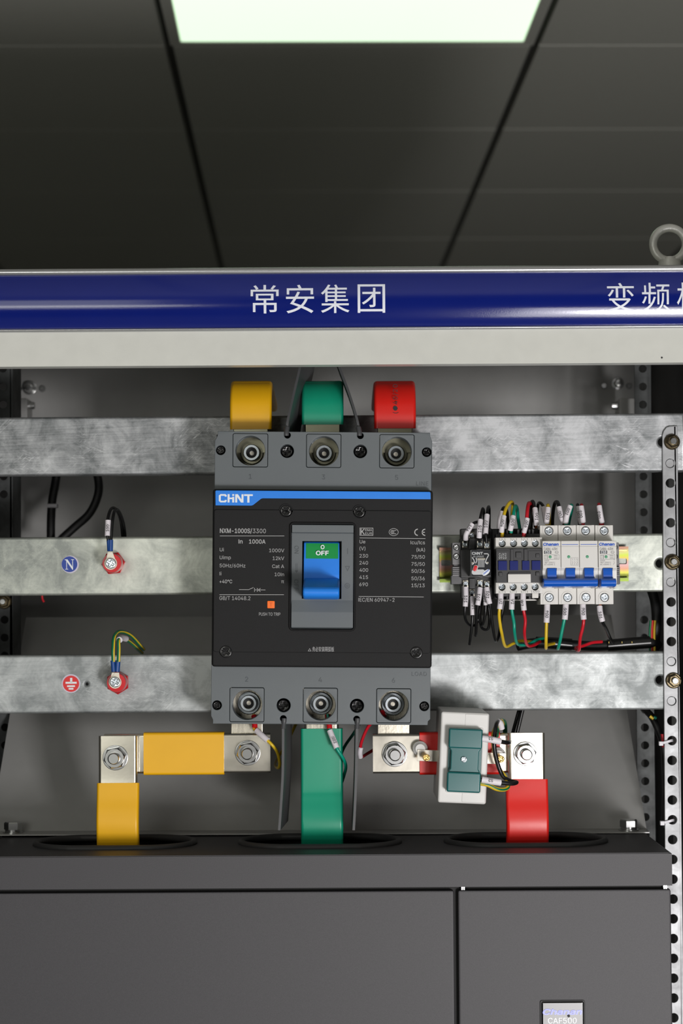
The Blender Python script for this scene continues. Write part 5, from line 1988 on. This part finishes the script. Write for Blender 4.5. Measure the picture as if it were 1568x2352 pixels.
wire('control_wire', 'black wire with sleeve 100 left of the three-pole breaker', 'wire',
     [(1229, 1210, -0.03), (1227, 1190, -0.034), (1227, 1170, -0.03), (1225, 1155, -0.02), (1221, 1153, -0.01), (1218, 1175, 0.0), (1216, 1230, 0.005)], 3.7, 'black_wire',
     [([(1231.5, 1205, -0.032), (1230, 1186, -0.035), (1228, 1168, -0.031)], 5.4, '100', 84, (1233, 1187, -0.0345), 6.6)], GT, None, None, ('copper', [(1230, 1212, -0.03), (1230.5, 1204, -0.032)], 3.4))

GM = 'numbered wires on top of the miniature breakers'
wire('control_wire', 'black wire arching from the contactor to the first breaker pole', 'wire',
     [(1256, 1206, -0.024), (1250, 1180, -0.024), (1247, 1163, -0.018), (1240, 1155, -0.01), (1235, 1160, 0.0), (1232, 1190, 0.005), (1230, 1230, 0.005)], 3.3, 'black_wire',
     [([(1254, 1202, -0.025), (1251, 1184, -0.025), (1248, 1166, -0.02)], 5.2, '', 0)], GM)
wire('control_wire', 'yellow tipped wire with sleeve 001 over the first breaker pole', 'wire',
     [(1256, 1207, -0.032), (1256, 1185, -0.036), (1257, 1168, -0.034), (1258, 1160, -0.026), (1260, 1175, -0.01), (1262, 1230, 0.0)], 3.6, 'yellow_wire',
     [([(1254.5, 1202, -0.034), (1256.5, 1184, -0.037), (1258, 1167, -0.034)], 5.4, '001', 82, (1258, 1186, -0.0365), 6.6)], GM)
wire('control_wire', 'black looped wire with slanted sleeve 002 over the second breaker pole', 'wire',
     [(1295, 1204, -0.03), (1288, 1185, -0.033), (1284, 1165, -0.03), (1279, 1153, -0.02), (1273, 1158, -0.01), (1269, 1185, 0.0), (1268, 1235, 0.005)], 3.8, 'black_wire',
     [([(1293, 1200, -0.031), (1288, 1184, -0.034), (1283.5, 1165, -0.031)], 5.2, '002', -74, (1287, 1182, -0.0335), 6.4)], GM, None, None, ('copper', [(1298, 1208, -0.032), (1297, 1198, -0.033)], 4.0))
wire('control_wire', 'green wire with sleeve leaning right over the second breaker pole', 'wire',
     [(1299, 1206, -0.034), (1301, 1190, -0.038), (1307, 1170, -0.037), (1311, 1160, -0.03), (1313, 1168, -0.015), (1306, 1200, 0.0), (1304, 1235, 0.0)], 3.6, 'green_wire',
     [([(1298.5, 1200, -0.035), (1301.5, 1184, -0.039), (1309, 1162, -0.037)], 5.5, '002', -112, (1303.5, 1175, -0.0385), 6.4)], GM)
wire('control_wire', 'black wire with dim sleeve standing behind the third breaker pole', 'wire',
     [(1334, 1206, -0.02), (1329, 1185, -0.022), (1326, 1164, -0.02), (1326, 1160, -0.01), (1329, 1180, 0.0), (1332, 1235, 0.0)], 3.3, 'black_wire',
     [([(1334, 1202, -0.021), (1329.5, 1184, -0.024), (1326.5, 1164, -0.021)], 4.6, '003', -78, (1328, 1182, -0.0238), 6)], GM)
wire('control_wire', 'red tipped wire with sleeve over the third breaker pole', 'wire',
     [(1339, 1206, -0.034), (1337, 1190, -0.037), (1335, 1168, -0.035), (1335, 1160, -0.028), (1338, 1175, -0.01), (1339, 1235, 0.0)], 3.7, 'red_wire',
     [([(1338.5, 1199, -0.035), (1337, 1184, -0.038), (1334, 1163, -0.036)], 5.6, '003', 100, (1333.5, 1181, -0.0375), 6.6)], GM, None, None, ('copper', [(1339, 1208, -0.033), (1339, 1198, -0.035)], 3.8))
wire('control_wire', 'red tipped wire with sleeve 003 over the single-pole breaker', 'wire',
     [(1383, 1206, -0.034), (1379, 1185, -0.037), (1375.5, 1166, -0.035), (1375, 1158, -0.028), (1378, 1172, -0.01), (1380, 1235, 0.0)], 3.6, 'red_wire',
     [([(1382, 1200, -0.035), (1378.5, 1182, -0.038), (1375.5, 1162, -0.036)], 5.4, '003', 96, (1375.5, 1183, -0.0375), 6.6)], GM)

GB_ = 'coloured wires under the contactor and breakers'
sl = lambda pts, r, s, a, c, cap=6.6: [(pts, r, s, a, c, cap)]
wire('control_wire', 'yellow wire with sleeve under the first contactor terminal', 'wire',
     [(1149, 1364, -0.045), (1147, 1395, -0.047), (1146, 1415, -0.045), (1149, 1440, -0.04), (1152, 1455, -0.035), (1157, 1478, -0.02), (1163, 1485, -0.01), (1178, 1478, 0.0), (1195, 1472, 0.01), (1220, 1474, 0.02)], 3.4, 'yellow_wire',
     sl([(1149.5, 1362, -0.046), (1149, 1382, -0.048), (1147, 1399, -0.048)], 5.6, 'U2', -90, (1150, 1382, -0.048)), GB_)
wire('control_wire', 'green wire with sleeve under the second contactor terminal', 'wire',
     [(1175, 1364, -0.045), (1175, 1400, -0.047), (1180, 1430, -0.043), (1181, 1450, -0.04), (1185, 1473, -0.025), (1192, 1481, -0.01), (1212, 1480, 0.0), (1232, 1470, 0.01), (1250, 1466, 0.02)], 3.4, 'green_wire',
     sl([(1175.5, 1363, -0.046), (1175, 1382, -0.048), (1174.5, 1400, -0.048)], 5.6, 'V2', -90, (1177, 1382, -0.048)), GB_)
wire('control_wire', 'red wire with sleeve under the third contactor terminal', 'wire',
     [(1201, 1364, -0.045), (1202, 1400, -0.047), (1206, 1425, -0.044), (1204, 1450, -0.04), (1206, 1470, -0.028), (1212, 1483, -0.012), (1225, 1482, 0.0), (1240, 1474, 0.01)], 3.4, 'red_wire',
     sl([(1201, 1363, -0.046), (1201, 1382, -0.048), (1203, 1402, -0.048)], 5.6, 'W2', -90, (1198.5, 1385, -0.048)), GB_)
wire('control_wire', 'yellow wire with sleeve 004 under the first breaker pole', 'wire',
     [(1256, 1389, -0.036), (1255, 1420, -0.038), (1254, 1450, -0.036), (1253.5, 1475, -0.032), (1253.5, 1489, -0.02), (1256, 1482, 0.0), (1272, 1478, 0.015)], 3.5, 'yellow_wire',
     sl([(1256, 1389, -0.037), (1255.5, 1408, -0.039), (1254.5, 1430, -0.039)], 6.0, '004', 86, (1256, 1411, -0.039)), GB_)
wire('control_wire', 'green wire with sleeve 005 under the second breaker pole', 'wire',
     [(1299, 1389, -0.036), (1296, 1420, -0.038), (1291, 1445, -0.036), (1286, 1470, -0.032), (1281, 1490, -0.02), (1284, 1480, 0.0)], 3.5, 'green_wire',
     sl([(1299, 1388, -0.037), (1298, 1406, -0.039), (1296.5, 1423, -0.039)], 6.0, '005', 84, (1297, 1405, -0.039)), GB_)
wire('control_wire', 'red wire with sleeve 006 under the third breaker pole', 'wire',
     [(1338, 1389, -0.036), (1340, 1425, -0.038), (1337, 1445, -0.036), (1332, 1465, -0.032), (1329, 1493, -0.02), (1322, 1488, 0.0), (1340, 1483, 0.01), (1360, 1476, 0.015), (1382, 1474, 0.02)], 3.5, 'red_wire',
     sl([(1338, 1388, -0.037), (1338.5, 1406, -0.039), (1340, 1423, -0.039)], 6.0, '006', 88, (1339.5, 1405, -0.039)), GB_)
wire('control_wire', 'black wire with sleeve 101 under the single-pole breaker', 'wire',
     [(1378, 1390, -0.036), (1382, 1425, -0.036), (1392, 1445, -0.025), (1401, 1466, -0.005), (1408, 1476, 0.015)], 3.4, 'black_wire',
     sl([(1376.5, 1393, -0.037), (1378, 1408, -0.039), (1383, 1427, -0.038)], 5.8, '101', -82, (1378.5, 1413, -0.039)), GB_, None, None, ('copper', [(1379, 1388, -0.036), (1377, 1393, -0.037)], 3.4))

# wiring harness along the lower rail
f = Fr(1350, 1478, 0.028)
t = thing('wiring_harness', 'black taped wiring bundle running along the top of the lower rail', 'cable', f)
g = G()
hp_ = [(1188, 1484, 0.022), (1225, 1477, 0.026), (1270, 1478, 0.03), (1320, 1482, 0.03), (1370, 1484, 0.03), (1430, 1480, 0.03), (1490, 1476, 0.03), (1510, 1482, 0.04)]
tube(g, f, [P(*p) for p in hp_], 11.5 * S(0.03), 14)
link('bundle', g, 'black_cable', t, 50)
g = G()
tube(g, f, [P(x, y, Y - 0.003) for x, y, Y in ((1232, 1476, 0.026), (1262, 1477, 0.029), (1312, 1481, 0.03))], 14 * S(0.03), 14)
link('tape_wrap', g, 'black_wire', t, 50)
g = G()
tube(g, f, [P(x, y, Y - 0.003) for x, y, Y in ((1395, 1483, 0.029), (1440, 1479, 0.029), (1492, 1475, 0.03))], 14 * S(0.03), 14)
link('tape_wrap', g, 'black_wire', t, 50)
g = G()
for x in (1398, 1428, 1451):
    box(g, f, x - 0.6, 1474, x + 0.6, 1478, 0.0148, 0.002)
link('tape_seam', g, 'yellow_wire', t)
f = Fr(1500, 1400, 0.05)
t = thing('wiring_harness', 'black vertical wiring bundle between the middle and lower rails at the right post', 'cable', f)
g = G()
tube(g, f, [P(*p) for p in ((1490, 1340, 0.06), (1503, 1380, 0.055), (1507, 1420, 0.05), (1505, 1460, 0.05), (1500, 1520, 0.05))], 11 * S(0.05), 14)
link('bundle', g, 'black_cable', t, 50)
for col, dx in (('red_wire', -9), ('yellow_wire', -3), ('green_dark_wire', -13)):
    g = G()
    tube(g, f, [P(x + dx, y, 0.03) for x, y in ((1507, 1425), (1505, 1455), (1506, 1510))], 3 * S(0.03), 8)
    link('core', g, col, t, 50)
f = Fr(1505, 1660, 0.05)
t = thing('wiring_harness', 'black wiring bundle leaning behind the right post under the lower rail', 'cable', f)
g = G()
tube(g, f, [P(*p) for p in ((1470, 1620, 0.06), (1495, 1645, 0.05), (1512, 1680, 0.045), (1524, 1720, 0.04), (1528, 1800, 0.04), (1526, 1900, 0.04))], 8 * S(0.05), 12)
link('bundle', g, 'black_cable', t, 50)
for col, a, b in (('yellow_wire', (1492, 1645, 0.035), (1500, 1651, 0.035)), ('green_wire', (1501, 1647, 0.035), (1507, 1650, 0.035)), ('red_wire', (1520, 1686, 0.03), (1523, 1716, 0.03))):
    g = G()
    tube(g, f, [P(*a), P(*b)], 3.5 * S(0.04), 8)
    link('core', g, col, t, 50)
for x, y, lb in ((1531, 1703, 'white cable tie through the right upright below the lower rail'), (1534, 1886, 'grey cable tie low on the right upright')):
    f = Fr(x, y, -0.005)
    t = thing('cable_tie', lb, 'cable tie', f, 'cable ties on the right upright')
    g = G()
    strip(g, f, [P(x - 12, y + 4, -0.006), P(x, y + 1, -0.0055), P(x + 10, y - 2, -0.0045), P(x + 13, y - 2, 0.004)], (0, 0, 1), 6 * S(0), 0.0014, 0.0004)
    link('strap', g, 'tie_white', t)
    g = G()
    box(g, f, x - 18, y, x - 8, y + 10, -0.009, 0.005, 0.0006)
    link('head', g, 'tie_white', t)
wire('control_wire', 'short red wire end under the middle rail at the far left', 'wire',
     [(97, 1360, 0.15), (97, 1374, 0.15), (101, 1383, 0.15)], 2.4, 'red_wire')
bpy.context.view_layer.update()
